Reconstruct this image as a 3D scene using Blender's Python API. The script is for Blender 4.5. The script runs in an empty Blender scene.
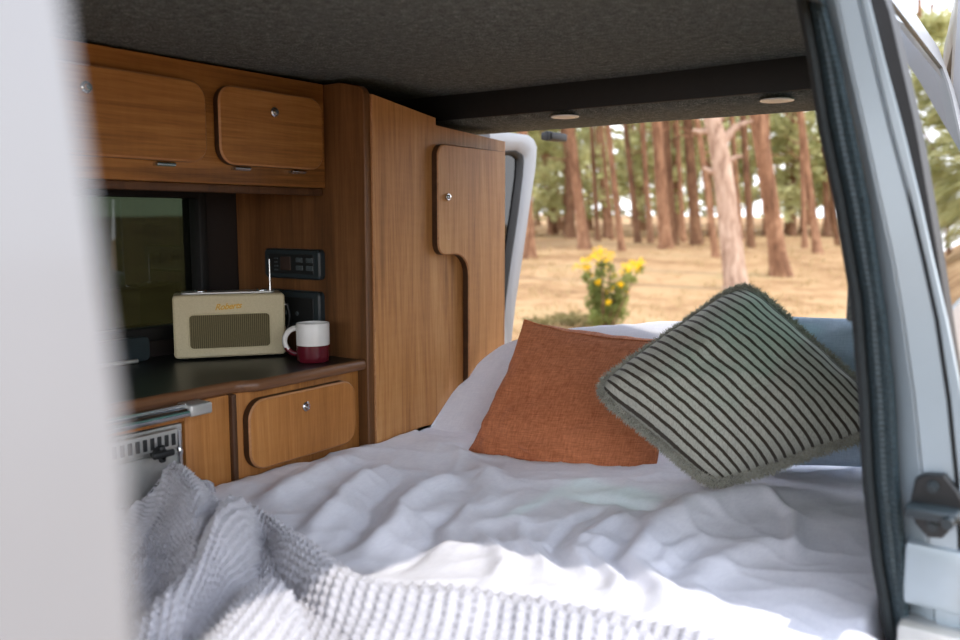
import bpy, bmesh, math, random
from mathutils import Vector, Matrix, noise
from mathutils.bvhtree import BVHTree

random.seed(7)
SC = bpy.context.scene
COL = SC.collection
H = 1.55                      # eye height above the forest floor; all heights below are relative to the eye
R = math.radians

# ------------------------------------------------------------------ camera model
YAW, PITCH, F = R(35.6), math.atan(100 / 850), 850.0
FW = Vector((-math.sin(YAW), math.cos(YAW), 0)); RT = Vector((math.cos(YAW), math.sin(YAW), 0))
CP, SP = math.cos(PITCH), math.sin(PITCH)

def ray(px, py):
    r = (px - 480) / F; u = (320 - py) / F
    d = FW * (CP + u * SP) + RT * r
    d.z = u * CP - SP
    return d
def atX(px, py, x): d = ray(px, py); return d * (x / d.x)
def atY(px, py, y): d = ray(px, py); return d * (y / d.y)
def atZ(px, py, z): d = ray(px, py); return d * (z / d.z)
def atD(px, py, dist):
    d = ray(px, py); return d * (dist / d.dot(FW))

# ------------------------------------------------------------------ materials
def s2l(c):
    return tuple(((v / 255) / 12.92 if v / 255 <= .04045 else ((v / 255 + .055) / 1.055) ** 2.4) for v in c) + (1,)

class NT:
    def __init__(s, name):
        s.m = bpy.data.materials.new(name); s.m.use_nodes = True
        s.t = s.m.node_tree; s.t.nodes.clear()
        s.out = s.n('ShaderNodeOutputMaterial')
    def n(s, typ, **kw):
        nd = s.t.nodes.new(typ)
        for k, v in kw.items():
            if k in nd.inputs.keys() and not hasattr(nd, k): nd.inputs[k].default_value = v
            elif hasattr(nd, k): setattr(nd, k, v)
            else: nd.inputs[k].default_value = v
        return nd
    def l(s, a, b): s.t.links.new(a, b)
    def coord(s, kind='Object', scale=(1, 1, 1), rot=(0, 0, 0)):
        tc = s.n('ShaderNodeTexCoord'); mp = s.n('ShaderNodeMapping')
        mp.inputs['Scale'].default_value = scale; mp.inputs['Rotation'].default_value = rot
        s.l(tc.outputs[kind], mp.inputs['Vector']); return mp.outputs['Vector']
    def noise(s, vec, scale, detail=4, rough=.55, dist=0):
        nd = s.n('ShaderNodeTexNoise'); nd.inputs['Scale'].default_value = scale
        nd.inputs['Detail'].default_value = detail; nd.inputs['Roughness'].default_value = rough
        nd.inputs['Distortion'].default_value = dist
        s.l(vec, nd.inputs['Vector']); return nd.outputs['Fac']
    def ramp(s, fac, stops):
        nd = s.n('ShaderNodeValToRGB'); e = nd.color_ramp.elements
        while len(e) < len(stops): e.new(.5)
        for k, (p, c) in enumerate(stops): e[k].position = p; e[k].color = c
        s.l(fac, nd.inputs['Fac']); return nd.outputs['Color']
    def mix(s, fac, a, b, mode='MIX'):
        nd = s.n('ShaderNodeMix'); nd.data_type = 'RGBA'; nd.blend_type = mode
        for sock, v in ((0, fac), (6, a), (7, b)):
            if hasattr(v, 'links') or hasattr(v, 'is_linked'): s.l(v, nd.inputs[sock])
            else: nd.inputs[sock].default_value = v
        return nd.outputs[2]
    def math(s, op, a, b=0.0, clamp=False):
        nd = s.n('ShaderNodeMath'); nd.operation = op; nd.use_clamp = clamp
        for k, v in ((0, a), (1, b)):
            if hasattr(v, 'is_linked'): s.l(v, nd.inputs[k])
            else: nd.inputs[k].default_value = v
        return nd.outputs[0]
    def bsdf(s, color, rough=.5, metal=0, spec=.5, bump=None, bstr=.3, bdist=.01, **kw):
        b = s.n('ShaderNodeBsdfPrincipled')
        if hasattr(color, 'is_linked'): s.l(color, b.inputs['Base Color'])
        else: b.inputs['Base Color'].default_value = color
        if hasattr(rough, 'is_linked'): s.l(rough, b.inputs['Roughness'])
        else: b.inputs['Roughness'].default_value = rough
        b.inputs['Metallic'].default_value = metal
        b.inputs['Specular IOR Level'].default_value = spec
        for k, v in kw.items(): b.inputs[k.replace('_', ' ')].default_value = v
        if bump is not None:
            bp = s.n('ShaderNodeBump'); bp.inputs['Strength'].default_value = bstr; bp.inputs['Distance'].default_value = bdist
            s.l(bump, bp.inputs['Height']); s.l(bp.outputs[0], b.inputs['Normal'])
        s.l(b.outputs[0], s.out.inputs['Surface']); s.b = b
        return s.m

def plain(name, rgb, rough=.5, metal=0, spec=.5, speck=.08, scale=60, bstr=.05):
    t = NT(name); v = t.coord()
    nz = t.noise(v, scale, 3)
    c = s2l(rgb)
    lo = tuple(x * (1 - speck) for x in c[:3]) + (1,); hi = tuple(min(1, x * (1 + speck)) for x in c[:3]) + (1,)
    return t.bsdf(t.ramp(nz, [(.3, lo), (.7, hi)]), rough, metal, spec, nz, bstr, .002)

def wood(name, axis, dark, mid, light, rough=.42):
    t = NT(name)
    sc = [26, 26, 26]; sc['XYZ'.index(axis)] = 1.6
    v = t.coord(scale=sc)
    big = t.noise(t.coord(scale=[x * .22 for x in sc]), 1.0, 3, .5, .6)
    gr = t.noise(v, 1.0, 6, .6, 1.2)
    sf = [260, 260, 260]; sf['XYZ'.index(axis)] = 9
    fine = t.noise(t.coord(scale=sf), 1.0, 3, .6)
    cr = [11, 11, 11]; cr['XYZ'.index(axis)] = 70
    cross = t.noise(t.coord(scale=cr), 1.0, 2, .5)
    a = t.math('ADD', t.math('MULTIPLY', gr, .55), t.math('MULTIPLY', big, .45))
    a = t.math('ADD', a, t.math('MULTIPLY', t.math('SUBTRACT', fine, .5), .28))
    a = t.math('ADD', a, t.math('MULTIPLY', t.math('SUBTRACT', cross, .5), .06))
    col = t.ramp(a, [(.30, s2l(dark)), (.5, s2l(mid)), (.70, s2l(light))])
    return t.bsdf(col, rough, 0, .35, fine, .06, .002)

M = {}
M['wood_v'] = wood('walnut vertical grain', 'Z', (134, 88, 46), (184, 128, 74), (210, 160, 104))
M['wood_h'] = wood('walnut lengthwise grain', 'Y', (100, 62, 28), (154, 102, 50), (186, 132, 72))
M['wood_o'] = wood('honey walnut vertical grain', 'Z', (134, 82, 36), (172, 114, 58), (196, 138, 78))
M['wood_side_shade'] = wood('walnut side board with painted shade', 'Z', (78, 50, 26), (112, 74, 42), (138, 96, 58))  # darker walnut copy: shade on the wardrobe side painted into the colour
M['wood_d'] = wood('dark walnut board', 'Z', (62, 40, 24), (84, 55, 34), (104, 70, 44), .55)
M['wood_edge'] = wood('light walnut edging', 'Y', (150, 100, 60), (176, 124, 80), (196, 146, 98))
M['edge_side_shade'] = wood('door side banding with painted shade', 'Y', (46, 30, 20), (64, 42, 27), (80, 54, 35))  # door sides darkened in colour, painting the shade on faces turned from light
M['edge_dark'] = wood('brown worktop edging', 'Y', (84, 56, 38), (116, 80, 54), (146, 108, 78), .3)

def felt():
    t = NT('dark grey felt lining'); v = t.coord()
    n1 = t.noise(v, 330, 3, .7); n2 = t.noise(v, 60, 3)
    m = t.math('ADD', t.math('MULTIPLY', n1, .75), t.math('MULTIPLY', n2, .25))
    return t.bsdf(t.ramp(m, [(.34, s2l((54, 58, 56))), (.52, s2l((96, 100, 96))), (.68, s2l((148, 152, 147)))]), .95, 0, .1, n1, .5, .004)
M['felt'] = felt()
M['felt_d'] = plain('dark pile edge trim', (38, 44, 45), .95, speck=.3, scale=300, bstr=.4)

def paint(name, rgb, rough=.3):
    t = NT(name); nz = t.noise(t.coord(), 9, 3)
    c = s2l(rgb)
    return t.bsdf(t.ramp(nz, [(.3, tuple(x * .95 for x in c[:3]) + (1,)), (.7, c)]), rough, .15, .5, Coat_Weight=.35, Coat_Roughness=.12)
M['paint'] = paint('silver white van paint', (156, 168, 174))
M['paint_w'] = paint('white van paint', (138, 140, 143), .5)
M['rubber'] = plain('black rubber', (30, 36, 38), .55, speck=.2)
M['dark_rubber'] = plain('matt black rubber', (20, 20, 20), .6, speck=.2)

def seal_m():
    t = NT('ribbed rubber door seal'); v = t.coord()
    w = t.n('ShaderNodeTexWave'); w.bands_direction = 'Z'; w.inputs['Scale'].default_value = 45; t.l(v, w.inputs['Vector'])
    nz = t.noise(v, 200, 2)
    return t.bsdf(t.ramp(nz, [(.3, s2l((34, 46, 50))), (.7, s2l((52, 66, 70)))]), .5, 0, .4, w.outputs['Fac'], .35, .004)
M['seal'] = seal_m()

def fabric(name, dark, light, weave=700, rough=.9, sheen=.3, big=4, bstr=.25):
    t = NT(name); v = t.coord()
    wx = t.noise(t.coord(scale=(weave, weave * .12, weave * .12)), 1, 2); wy = t.noise(t.coord(scale=(weave * .12, weave * .12, weave)), 1, 2)
    nb = t.noise(v, big, 3)
    m = t.math('ADD', t.math('MULTIPLY', wx, .35), t.math('ADD', t.math('MULTIPLY', wy, .35), t.math('MULTIPLY', nb, .3)))
    return t.bsdf(t.ramp(m, [(.36, s2l(dark)), (.64, s2l(light))]), rough, 0, .15, t.math('ADD', wx, wy), bstr, .002, Sheen_Weight=sheen)
M['linen'] = fabric('white cotton bedding', (226, 225, 232), (238, 237, 242), 500, .85, .1, 6, .08)
M['pillow'] = fabric('white pillow cotton', (222, 222, 229), (236, 236, 241), 500, .85, .1, 6, .08)
M['blue'] = fabric('pale blue cotton', (166, 186, 206), (194, 210, 226), 500, .9, .1, 6, .1)
M['rust'] = fabric('rust orange slub linen', (156, 88, 54), (212, 134, 92), 420, .95, .25, 5, .5)
M['knit'] = fabric('pale grey chunky wool', (176, 174, 179), (203, 201, 206), 900, .95, .5, 30, .3)
M['mattress'] = fabric('grey mattress fabric', (120, 120, 124), (140, 140, 144))
M['fringe'] = fabric('grey green fringe yarn', (140, 138, 124), (190, 188, 172), 900, .95, .4, 40)

def stripes():
    t = NT('striped cushion cotton')
    tc = t.n('ShaderNodeTexCoord'); sp = t.n('ShaderNodeSeparateXYZ'); t.l(tc.outputs['UV'], sp.inputs[0])
    nz = t.noise(tc.outputs['UV'], 40, 2)
    vv = t.math('ADD', t.math('MULTIPLY', sp.outputs[1], 21.0), t.math('MULTIPLY', nz, .12))
    fr = t.math('FRACT', vv)
    tri = t.math('ABSOLUTE', t.math('SUBTRACT', fr, .5))
    k = t.math('MULTIPLY', t.math('SUBTRACT', .20, tri), 16, True)
    w = t.noise(t.coord(scale=(700, 700, 90)), 1, 2)
    base = t.ramp(w, [(.3, s2l((156, 156, 144))), (.7, s2l((194, 193, 180)))])
    return t.bsdf(t.mix(k, base, s2l((62, 54, 44))), .9, 0, .15, w, .2, .002, Sheen_Weight=.2)
M['stripes'] = stripes()

M['chrome'] = plain('polished chrome', (205, 208, 210), .18, 1, .5, .03)
M['steel'] = plain('brushed steel', (190, 190, 186), .4, .6, .5, .06)
M['bronze'] = plain('dark bronze metal', (120, 104, 84), .3, .8)
M['black'] = plain('black plastic', (22, 24, 25), .45)
M['panel_black'] = plain('dark teal black panel plastic', (36, 46, 50), .4)
M['worktop'] = plain('black laminate worktop', (26, 30, 30), .35, 0, .5, .25, 120, .03)
M['cream'] = plain('cream leatherette', (196, 184, 150), .5, 0, .4, .06, 260, .2)
M['gold'] = plain('gold script metal', (186, 146, 60), .45, .7)
M['mug_w'] = plain('white glazed ceramic', (226, 224, 220), .22, speck=.02)
M['mug_r'] = plain('burgundy glazed ceramic', (92, 22, 34), .18, speck=.05)
M['coffee'] = plain('dark coffee', (40, 26, 18), .1)
M['button'] = plain('grey rubber button', (70, 78, 80), .5)
M['disp'] = plain('dull display glass', (62, 50, 46), .15)
M['lamp'] = plain('frosted lamp lens', (196, 192, 182), .4)
M['curtain'] = plain('dark brown trim board', (34, 26, 22), .7)

def grille():
    t = NT('woven brown speaker cloth'); v = t.coord()
    w = t.n('ShaderNodeTexWave'); w.bands_direction = 'X'; w.inputs['Scale'].default_value = 7; t.l(t.coord('UV'), w.inputs['Vector'])
    nz = t.noise(v, 300, 2)
    m = t.math('ADD', t.math('MULTIPLY', w.outputs['Fac'], .6), t.math('MULTIPLY', nz, .4))
    return t.bsdf(t.ramp(m, [(.25, s2l((72, 66, 46))), (.75, s2l((122, 112, 82)))]), .85, 0, .2, m, .3, .002)
M['grille'] = grille()

def glass(name, tint, alpha_rough=.02, reflect=1.45):
    """Tinted pane: what light passes is dyed, the rest is mirrored by Fresnel."""
    t = NT(name)
    tr = t.n('ShaderNodeBsdfTransparent'); nz = t.noise(t.coord(), 3, 2)
    c = t.ramp(nz, [(.2, tuple(x * .9 for x in tint) + (1,)), (.8, tuple(tint) + (1,))])
    t.l(c, tr.inputs['Color'])
    g = t.n('ShaderNodeBsdfGlossy'); g.inputs['Roughness'].default_value = alpha_rough; g.inputs['Color'].default_value = (1, 1, 1, 1)
    fr = t.n('ShaderNodeFresnel'); fr.inputs['IOR'].default_value = reflect
    mx = t.n('ShaderNodeMixShader'); t.l(fr.outputs[0], mx.inputs[0]); t.l(tr.outputs[0], mx.inputs[1]); t.l(g.outputs[0], mx.inputs[2])
    t.l(mx.outputs[0], t.out.inputs['Surface'])
    return t.m
M['glass_k'] = glass('green tinted window glass', (.125, .145, .11))
M['glass_q'] = glass('teal tinted side glass', (.17, .36, .32))
M['glass_d'] = glass('dark tinted door glass', (.05, .07, .06))

def bark(name, dark, mid, light):
    t = NT(name)
    n1 = t.noise(t.coord(scale=(9, 9, 2.2)), 1, 5, .65, .8); n2 = t.noise(t.coord(scale=(1, 1, .35)), 1.5, 2)
    m = t.math('ADD', t.math('MULTIPLY', n1, .7), t.math('MULTIPLY', n2, .3))
    return t.bsdf(t.ramp(m, [(.34, s2l(dark)), (.5, s2l(mid)), (.66, s2l(light))]), .95, 0, .1, n1, .8, .05)
M['bark'] = bark('orange brown pine bark', (88, 62, 46), (138, 102, 78), (176, 138, 108))
M['bark_pale'] = bark('pale weathered pine bark', (108, 82, 66), (172, 144, 124), (204, 180, 160))
M['bark_dark'] = bark('dark pine bark', (70, 50, 38), (112, 82, 62), (148, 114, 86))

def leaf(name, a, b):
    t = NT(name)
    oi = t.n('ShaderNodeObjectInfo'); nz = t.noise(t.coord(), 1.3, 4)
    col = t.ramp(nz, [(.3, s2l(a)), (.7, s2l(b))])
    d = t.n('ShaderNodeBsdfDiffuse'); tl = t.n('ShaderNodeBsdfTranslucent'); mx = t.n('ShaderNodeMixShader'); mx.inputs[0].default_value = .4
    t.l(col, d.inputs[0]); t.l(col, tl.inputs[0]); t.l(d.outputs[0], mx.inputs[1]); t.l(tl.outputs[0], mx.inputs[2])
    t.l(mx.outputs[0], t.out.inputs['Surface'])
    return t.m
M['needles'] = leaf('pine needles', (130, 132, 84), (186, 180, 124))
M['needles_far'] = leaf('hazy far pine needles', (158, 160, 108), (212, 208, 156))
M['gorse'] = leaf('gorse green', (96, 106, 58), (166, 170, 100))
M['flower'] = leaf('gorse yellow petals', (236, 190, 20), (250, 214, 50))
M['scrub'] = leaf('dull scrub leaves', (116, 106, 70), (160, 146, 100))
M['straw'] = leaf('dry straw grass', (166, 142, 102), (200, 176, 134))

def soil():
    t = NT('pine needle litter'); v = t.coord()
    a = t.noise(v, .35, 5, .6); b = t.noise(v, 2.4, 5, .65); c = t.noise(v, 30, 3)
    m = t.math('ADD', t.math('MULTIPLY', a, .5), t.math('ADD', t.math('MULTIPLY', b, .35), t.math('MULTIPLY', c, .15)))
    col = t.ramp(m, [(.36, s2l((104, 78, 56))), (.47, s2l((152, 120, 86))), (.55, s2l((176, 145, 108))), (.66, s2l((140, 126, 88)))])
    return t.bsdf(col, 1, 0, .05, b, .6, .08)
M['soil'] = soil()

# ------------------------------------------------------------------ mesh helpers (coordinates relative to the eye)
def root(name, label, cat, loc, group=None):
    o = bpy.data.objects.new(name, None); COL.objects.link(o)
    o.empty_display_size = .05
    o.location = Vector(loc) + Vector((0, 0, H))
    o['label'] = label; o['category'] = cat
    if group: o['group'] = group
    return o
def tag(o, label, cat, group=None, kind=None):
    o['label'] = label; o['category'] = cat
    if group: o['group'] = group
    if kind: o['kind'] = kind
    return o
def wloc(o):
    v = Vector((0, 0, 0))
    while o: v += o.location; o = o.parent
    return v
def link(name, bm, mats, parent=None, smooth=True, kind=None, label=None, angle=40):
    if not isinstance(mats, (list, tuple)): mats = [mats]
    bm.normal_update()
    for v in bm.verts: v.co.z += H
    lo = Vector((min(v.co.x for v in bm.verts), min(v.co.y for v in bm.verts), min(v.co.z for v in bm.verts)))
    hi = Vector((max(v.co.x for v in bm.verts), max(v.co.y for v in bm.verts), max(v.co.z for v in bm.verts)))
    org = Vector(((lo.x + hi.x) / 2, (lo.y + hi.y) / 2, lo.z))
    bmesh.ops.translate(bm, verts=bm.verts, vec=-org)
    me = bpy.data.meshes.new(name); bm.to_mesh(me); bm.free()
    for m in mats: me.materials.append(M[m] if isinstance(m, str) else m)
    if smooth:
        me.shade_smooth()
        try: me.set_sharp_from_angle(angle=R(angle))
        except Exception: pass
    o = bpy.data.objects.new(name, me); COL.objects.link(o)
    if parent:
        o.parent = parent; o.location = org - wloc(parent)
    else: o.location = org
    if kind: o['kind'] = kind
    if label: o['label'] = label
    return o

def box(bm, lo, hi, bev=0, seg=2):
    b2 = bmesh.new()
    bmesh.ops.create_cube(b2, size=1)
    for v in b2.verts:
        v.co = Vector([lo[i] + (v.co[i] + .5) * (hi[i] - lo[i]) for i in range(3)])
    if bev: bmesh.ops.bevel(b2, geom=b2.edges[:], offset=bev, segments=seg, affect='EDGES', profile=.5)
    merge(bm, b2)
def merge(bm, b2):
    me = bpy.data.meshes.new('tmp'); b2.to_mesh(me); b2.free(); bm.from_mesh(me); bpy.data.meshes.remove(me)
def nb(): return bmesh.new()
def boxo(name, lo, hi, mat, parent=None, bev=.002, **kw):
    bm = nb(); box(bm, lo, hi, bev); return link(name, bm, mat, parent, **kw)

def rrect(y0, y1, z0, z1, r, n=8):
    pts = []
    for cy, cz, a0 in ((y1 - r, z1 - r, 0), (y0 + r, z1 - r, 90), (y0 + r, z0 + r, 180), (y1 - r, z0 + r, 270)):
        for k in range(n + 1):
            a = R(a0 + 90 * k / n); pts.append((cy + r * math.cos(a), cz + r * math.sin(a)))
    return pts
def slab(bm, pts, fmap, t, bev=.003, side_mat=1, side2=None):
    """A flat outline pts (2D), mapped to 3D by fmap(u,v,depth), extruded by t, its front rim eased."""
    n = len(pts)
    fr = [bm.verts.new(fmap(u, v, 0)) for u, v in pts]
    cx = sum(p[0] for p in pts) / n; cy = sum(p[1] for p in pts) / n
    front = []
    for k, (u, v) in enumerate(pts):
        u0, v0 = pts[k - 1]; u1, v1 = pts[(k + 1) % n]
        tx, ty = u1 - u0, v1 - v0; L = math.hypot(tx, ty) or 1
        front.append((u - ty / L * bev, v + tx / L * bev) if True else (u, v))
    area = sum(pts[k - 1][0] * pts[k][1] - pts[k][0] * pts[k - 1][1] for k in range(n))
    if area < 0: front = [(2 * pts[k][0] - front[k][0], 2 * pts[k][1] - front[k][1]) for k in range(n)]
    fi = [bm.verts.new(fmap(u, v, -bev)) for u, v in front]
    bk = [bm.verts.new(fmap(u, v, t)) for u, v in pts]
    bm.faces.new(fi); bm.faces.new(bk[::-1])
    for a, b in ((fi, fr), (fr, bk)):
        for k in range(n):
            f = bm.faces.new((a[k - 1], a[k], b[k], b[k - 1])); f.material_index = side2 if (side2 is not None and b is bk) else side_mat
    bmesh.ops.recalc_face_normals(bm, faces=bm.faces[:])
def tube(bm, path, rad, seg=12, cap=True, flat=1):
    rings = []
    n = len(path); path = [Vector(p) for p in path]
    up0 = None
    for k, p in enumerate(path):
        d = (path[min(k + 1, n - 1)] - path[max(k - 1, 0)]).normalized()
        if up0 is None: up0 = Vector((0, 0, 1)) if abs(d.z) < .9 else Vector((1, 0, 0))
        s = d.cross(up0).normalized(); u = s.cross(d).normalized(); up0 = u
        r = rad[k] if isinstance(rad, (list, tuple)) else rad
        rings.append([bm.verts.new(p + s * (r * math.cos(2 * math.pi * j / seg)) + u * (r * flat * math.sin(2 * math.pi * j / seg))) for j in range(seg)])
    for a, b in zip(rings, rings[1:]):
        for j in range(seg): bm.faces.new((a[j - 1], a[j], b[j], b[j - 1]))
    if cap: bm.faces.new(rings[0]); bm.faces.new(rings[-1][::-1])
    bmesh.ops.recalc_face_normals(bm, faces=bm.faces[:])
    return rings
def lathe(bm, prof, c, axis=Vector((0, 0, 1)), seg=32, mats=None):
    c = Vector(c); axis = Vector(axis).normalized()
    s = axis.orthogonal().normalized(); u = axis.cross(s)
    rings = []
    for r, h in prof:
        rings.append([bm.verts.new(c + axis * h + (s * math.cos(2 * math.pi * j / seg) + u * math.sin(2 * math.pi * j / seg)) * max(r, 1e-5)) for j in range(seg)])
    for i, (a, b) in enumerate(zip(rings, rings[1:])):
        for j in range(seg):
            f = bm.faces.new((a[j - 1], a[j], b[j], b[j - 1]))
            if mats: f.material_index = mats[i]
    bmesh.ops.remove_doubles(bm, verts=bm.verts[:], dist=2e-5)
    bmesh.ops.recalc_face_normals(bm, faces=bm.faces[:])
def copy_tree(o, parent=None):
    c = o.copy(); COL.objects.link(c); c.parent = parent
    for ch in list(o.children): copy_tree(ch, c)
    return c

XF = lambda x: (lambda u, v, d: Vector((x - d, u, v)))       # fronts facing +X; depth runs to -X
YF = lambda y: (lambda u, v, d: Vector((u, y + d, v)))       # fronts facing -Y

def knob(c, nrm, parent, r=.0105):
    bm = nb(); n = Vector(nrm)
    lathe(bm, [(0, .011), (.0045, .0105), (.006, .007), (.0062, .0065), (.008, .0065), (r, .004), (r, 0), (0, 0)], c, n, 24)
    return link('knob', bm, 'chrome', parent, label='round chrome push lock')

# ================================================================== VAN SHELL (the setting)
WX = -1.78; WY = 1.416; RY = 2.03; CZ = .315; LIPZ = .243; LIPY = 1.76
FLZ = -1.0
boxo('floor', (-1.82, -1.0, FLZ - .06), (-.22, 2.05, FLZ), 'felt', kind='structure')
# kitchen side wall with an opening for the window
bm = nb()
wy0, wy1, wz0, wz1 = .42, 1.30, -.262, .06
box(bm, (WX - .06, -1.0, FLZ), (WX, wy0, .62)); box(bm, (WX - .06, wy1, FLZ), (WX, 2.05, .62))
box(bm, (WX - .06, wy0, FLZ), (WX, wy1, wz0)); box(bm, (WX - .06, wy0, wz1), (WX, wy1, .62))
link('wall_left', bm, 'curtain', kind='structure', smooth=False)
bm = nb(); box(bm, (WX - .035, wy0, wz0), (WX - .03, wy1, wz1)); wn = link('window_1', bm, 'glass_k', kind='structure', smooth=False)
bm = nb()
for lo, hi in (((wy0, wz0 - .02), (wy1, wz0 + .012)), ((wy0, wz1 - .008), (wy1, wz1 + .02)), ((wy1 - .004, wz0 - .02), (wy1 + .02, wz1 + .02)), ((wy0 - .02, wz0 - .02), (wy0 + .012, wz1 + .02))):
    box(bm, (WX - .03, lo[0], lo[1]), (WX + .012, hi[0], hi[1]), .004)
link('window_frame', bm, 'dark_rubber', wn)
# ceiling: upper lining, rear step, rear lip
bm = nb()
NX, NY = 60, 70
g = [[None] * (NY + 1) for _ in range(NX + 1)]
for i in range(NX + 1):
    for j in range(NY + 1):
        x = -1.84 + i / NX * 1.55; y = -1.0 + j / NY * 2.78
        e = max(0, (x + .48) / .2); z = CZ - .055 * min(1, e) ** 2 * (1 if x > -.48 else 0)
        z += .004 * noise.noise((x * 3, y * 3, 0)) 
        g[i][j] = bm.verts.new((x, y, z))
for i in range(NX):
    for j in range(NY): bm.faces.new((g[i][j], g[i][j + 1], g[i + 1][j + 1], g[i + 1][j]))
link('ceiling', bm, 'felt', kind='structure')
bm = nb()   # rear lip lining with a soft front nose
prof = [(LIPY, .33), (LIPY - .006, .275), (LIPY, .252), (LIPY + .02, LIPZ), (RY - .03, LIPZ - .002), (RY, LIPZ + .012), (RY + .02, LIPZ + .05), (RY + .02, .33)]
rows = []
for i in range(41):
    x = -1.84 + i / 40 * 1.54
    rows.append([bm.verts.new((x, y, z + .003 * noise.noise((x * 4, y * 9, 2)))) for y, z in prof])
for a, b in zip(rows, rows[1:]):
    for k in range(len(prof)): bm.faces.new((a[k - 1], a[k], b[k], b[k - 1]))
bm.faces.new(rows[0]); bm.faces.new(rows[-1][::-1]); bmesh.ops.recalc_face_normals(bm, faces=bm.faces[:])
link('trim_1', bm, 'felt', kind='structure')
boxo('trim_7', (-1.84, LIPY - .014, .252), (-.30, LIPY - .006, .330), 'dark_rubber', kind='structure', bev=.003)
# zip-like seam lying on the lining above the sliding opening
bm = nb(); p0 = atZ(728, 0, CZ - .002); p1 = atZ(808, 56, .272)
# roof skin
bm.free()
bm = nb(); rprof = [(-1.90, .30), (-1.86, .5), (-1.7, .62), (-1.05, .66), (-.52, .62), (-.40, .53), (-.345, .45), (-.30, .36), (-.32, .34), (-.5, .34), (-1.8, .34)]
ra = [bm.verts.new((x, -1.0, z)) for x, z in rprof]; rb = [bm.verts.new((x, 2.06, z)) for x, z in rprof]
for k in range(len(rprof)): bm.faces.new((ra[k - 1], ra[k], rb[k], rb[k - 1]))
bm.faces.new(ra); bm.faces.new(rb[::-1]); bmesh.ops.recalc_face_normals(bm, faces=bm.faces[:])
link('roof', bm, 'paint', kind='structure')

# ---------------- sliding-door jamb at the rear of the side opening
LV = [-220, 0, 60, 130, 200, 260, 320, 400, 480, 540, 600, 640, 800]
def interp(tab, y):
    for (ya, xa), (yb, xb) in zip(tab, tab[1:]):
        if y <= yb: return xa + (xb - xa) * (y - ya) / (yb - ya)
    (ya, xa), (yb, xb) = tab[-2:]
    return xb + (xb - xa) * (y - yb) / (yb - ya)
T_trim = [(-220, 756), (0, 796), (60, 807), (130, 818), (200, 833), (300, 850), (400, 858), (480, 862), (560, 871), (640, 885)]
T_seal = [(-220, 783), (0, 825), (60, 840), (130, 855), (200, 869), (260, 878), (320, 887), (400, 895), (480, 899), (560, 906), (640, 910)]
T_groove = [(-220, 790), (0, 838), (60, 850), (130, 866), (200, 881), (260, 894), (320, 904), (400, 915), (480, 923), (560, 930), (640, 936)]
T_shade = [(-220, 812), (0, 861), (60, 875), (130, 892), (200, 911), (260, 925), (320, 938), (400, 950), (480, 958), (560, 962), (640, 965)]
T_edge = [(-220, 822), (0, 870), (60, 885), (130, 904), (200, 921), (260, 934), (320, 948), (400, 964), (480, 974), (560, 980), (640, 984)]
JY = 1.15
levs = list(range(-220, 801, 20))
def strip(sections):
    bm = nb(); rows = []
    for y in levs:
        rows.append([bm.verts.new(atY(interp(tab, y) + off, y, JY + dy)) for tab, off, dy in sections])
    for a, b in zip(rows, rows[1:]):
        for k in range(len(sections) - 1): bm.faces.new((a[k], a[k + 1], b[k + 1], b[k]))
    return bm
def solid_strip(sections):
    """closed cross-section loft"""
    bm = nb(); rows = []
    for y in levs:
        rows.append([bm.verts.new(atY(interp(tab, y) + off, y, JY + dy)) for tab, off, dy in sections])
    n = len(sections)
    for a, b in zip(rows, rows[1:]):
        for k in range(n): bm.faces.new((a[k - 1], a[k], b[k], b[k - 1]))
    bm.faces.new(rows[0]); bm.faces.new(rows[-1][::-1])
    bmesh.ops.recalc_face_normals(bm, faces=bm.faces[:])
    return bm
# painted jamb: folded steel section
sec = [(T_seal, -4, .035), (T_seal, 1, .02), (T_groove, -2.5, .004), (T_groove, -.8, .004), (T_groove, -.4, .009), (T_groove, .5, .009), (T_groove, 1, .001),
       (T_shade, -4, 0), (T_shade, -1.5, .012), (T_shade, 0, .012), (T_shade, 1.5, -.003), (T_edge, -2, -.004), (T_edge, 0, .0), (T_edge, 0, .06), (T_seal, -4, .07)]
jamb = link('wall_right', solid_strip(sec), 'paint', kind='structure', angle=30)
sec = []
for k in range(9):
    a = math.pi * k / 8
    sec.append((T_trim, 14 - 10 * math.cos(a), .0 - .022 * math.sin(a)))
sec += [(T_seal, -2, .015), (T_seal, -2, .033), (T_trim, 5, .033)]
# seal body: fuzzy inner lip and the smooth outer bead
fz = [(T_trim, 0, .03), (T_trim, 1, .012), (T_trim, 5, .003), (T_trim, 10, .004), (T_trim, 13, .012), (T_trim, 13, .045), (T_trim, 2, .05)]
tr2 = link('trim_2', solid_strip(fz), 'felt_d', kind='structure')
bd = [(T_trim, 12, .014), (T_trim, 15, .001), (T_trim, 20, -.004), (T_trim, 25, -.001)] + \
     [(T_seal, -9, -.004), (T_seal, -5, -.006), (T_seal, -1, -.001), (T_seal, .5, .008), (T_seal, 0, .02), (T_trim, 13, .03)]
link('trim_3', solid_strip(bd), 'seal', kind='structure')
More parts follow.
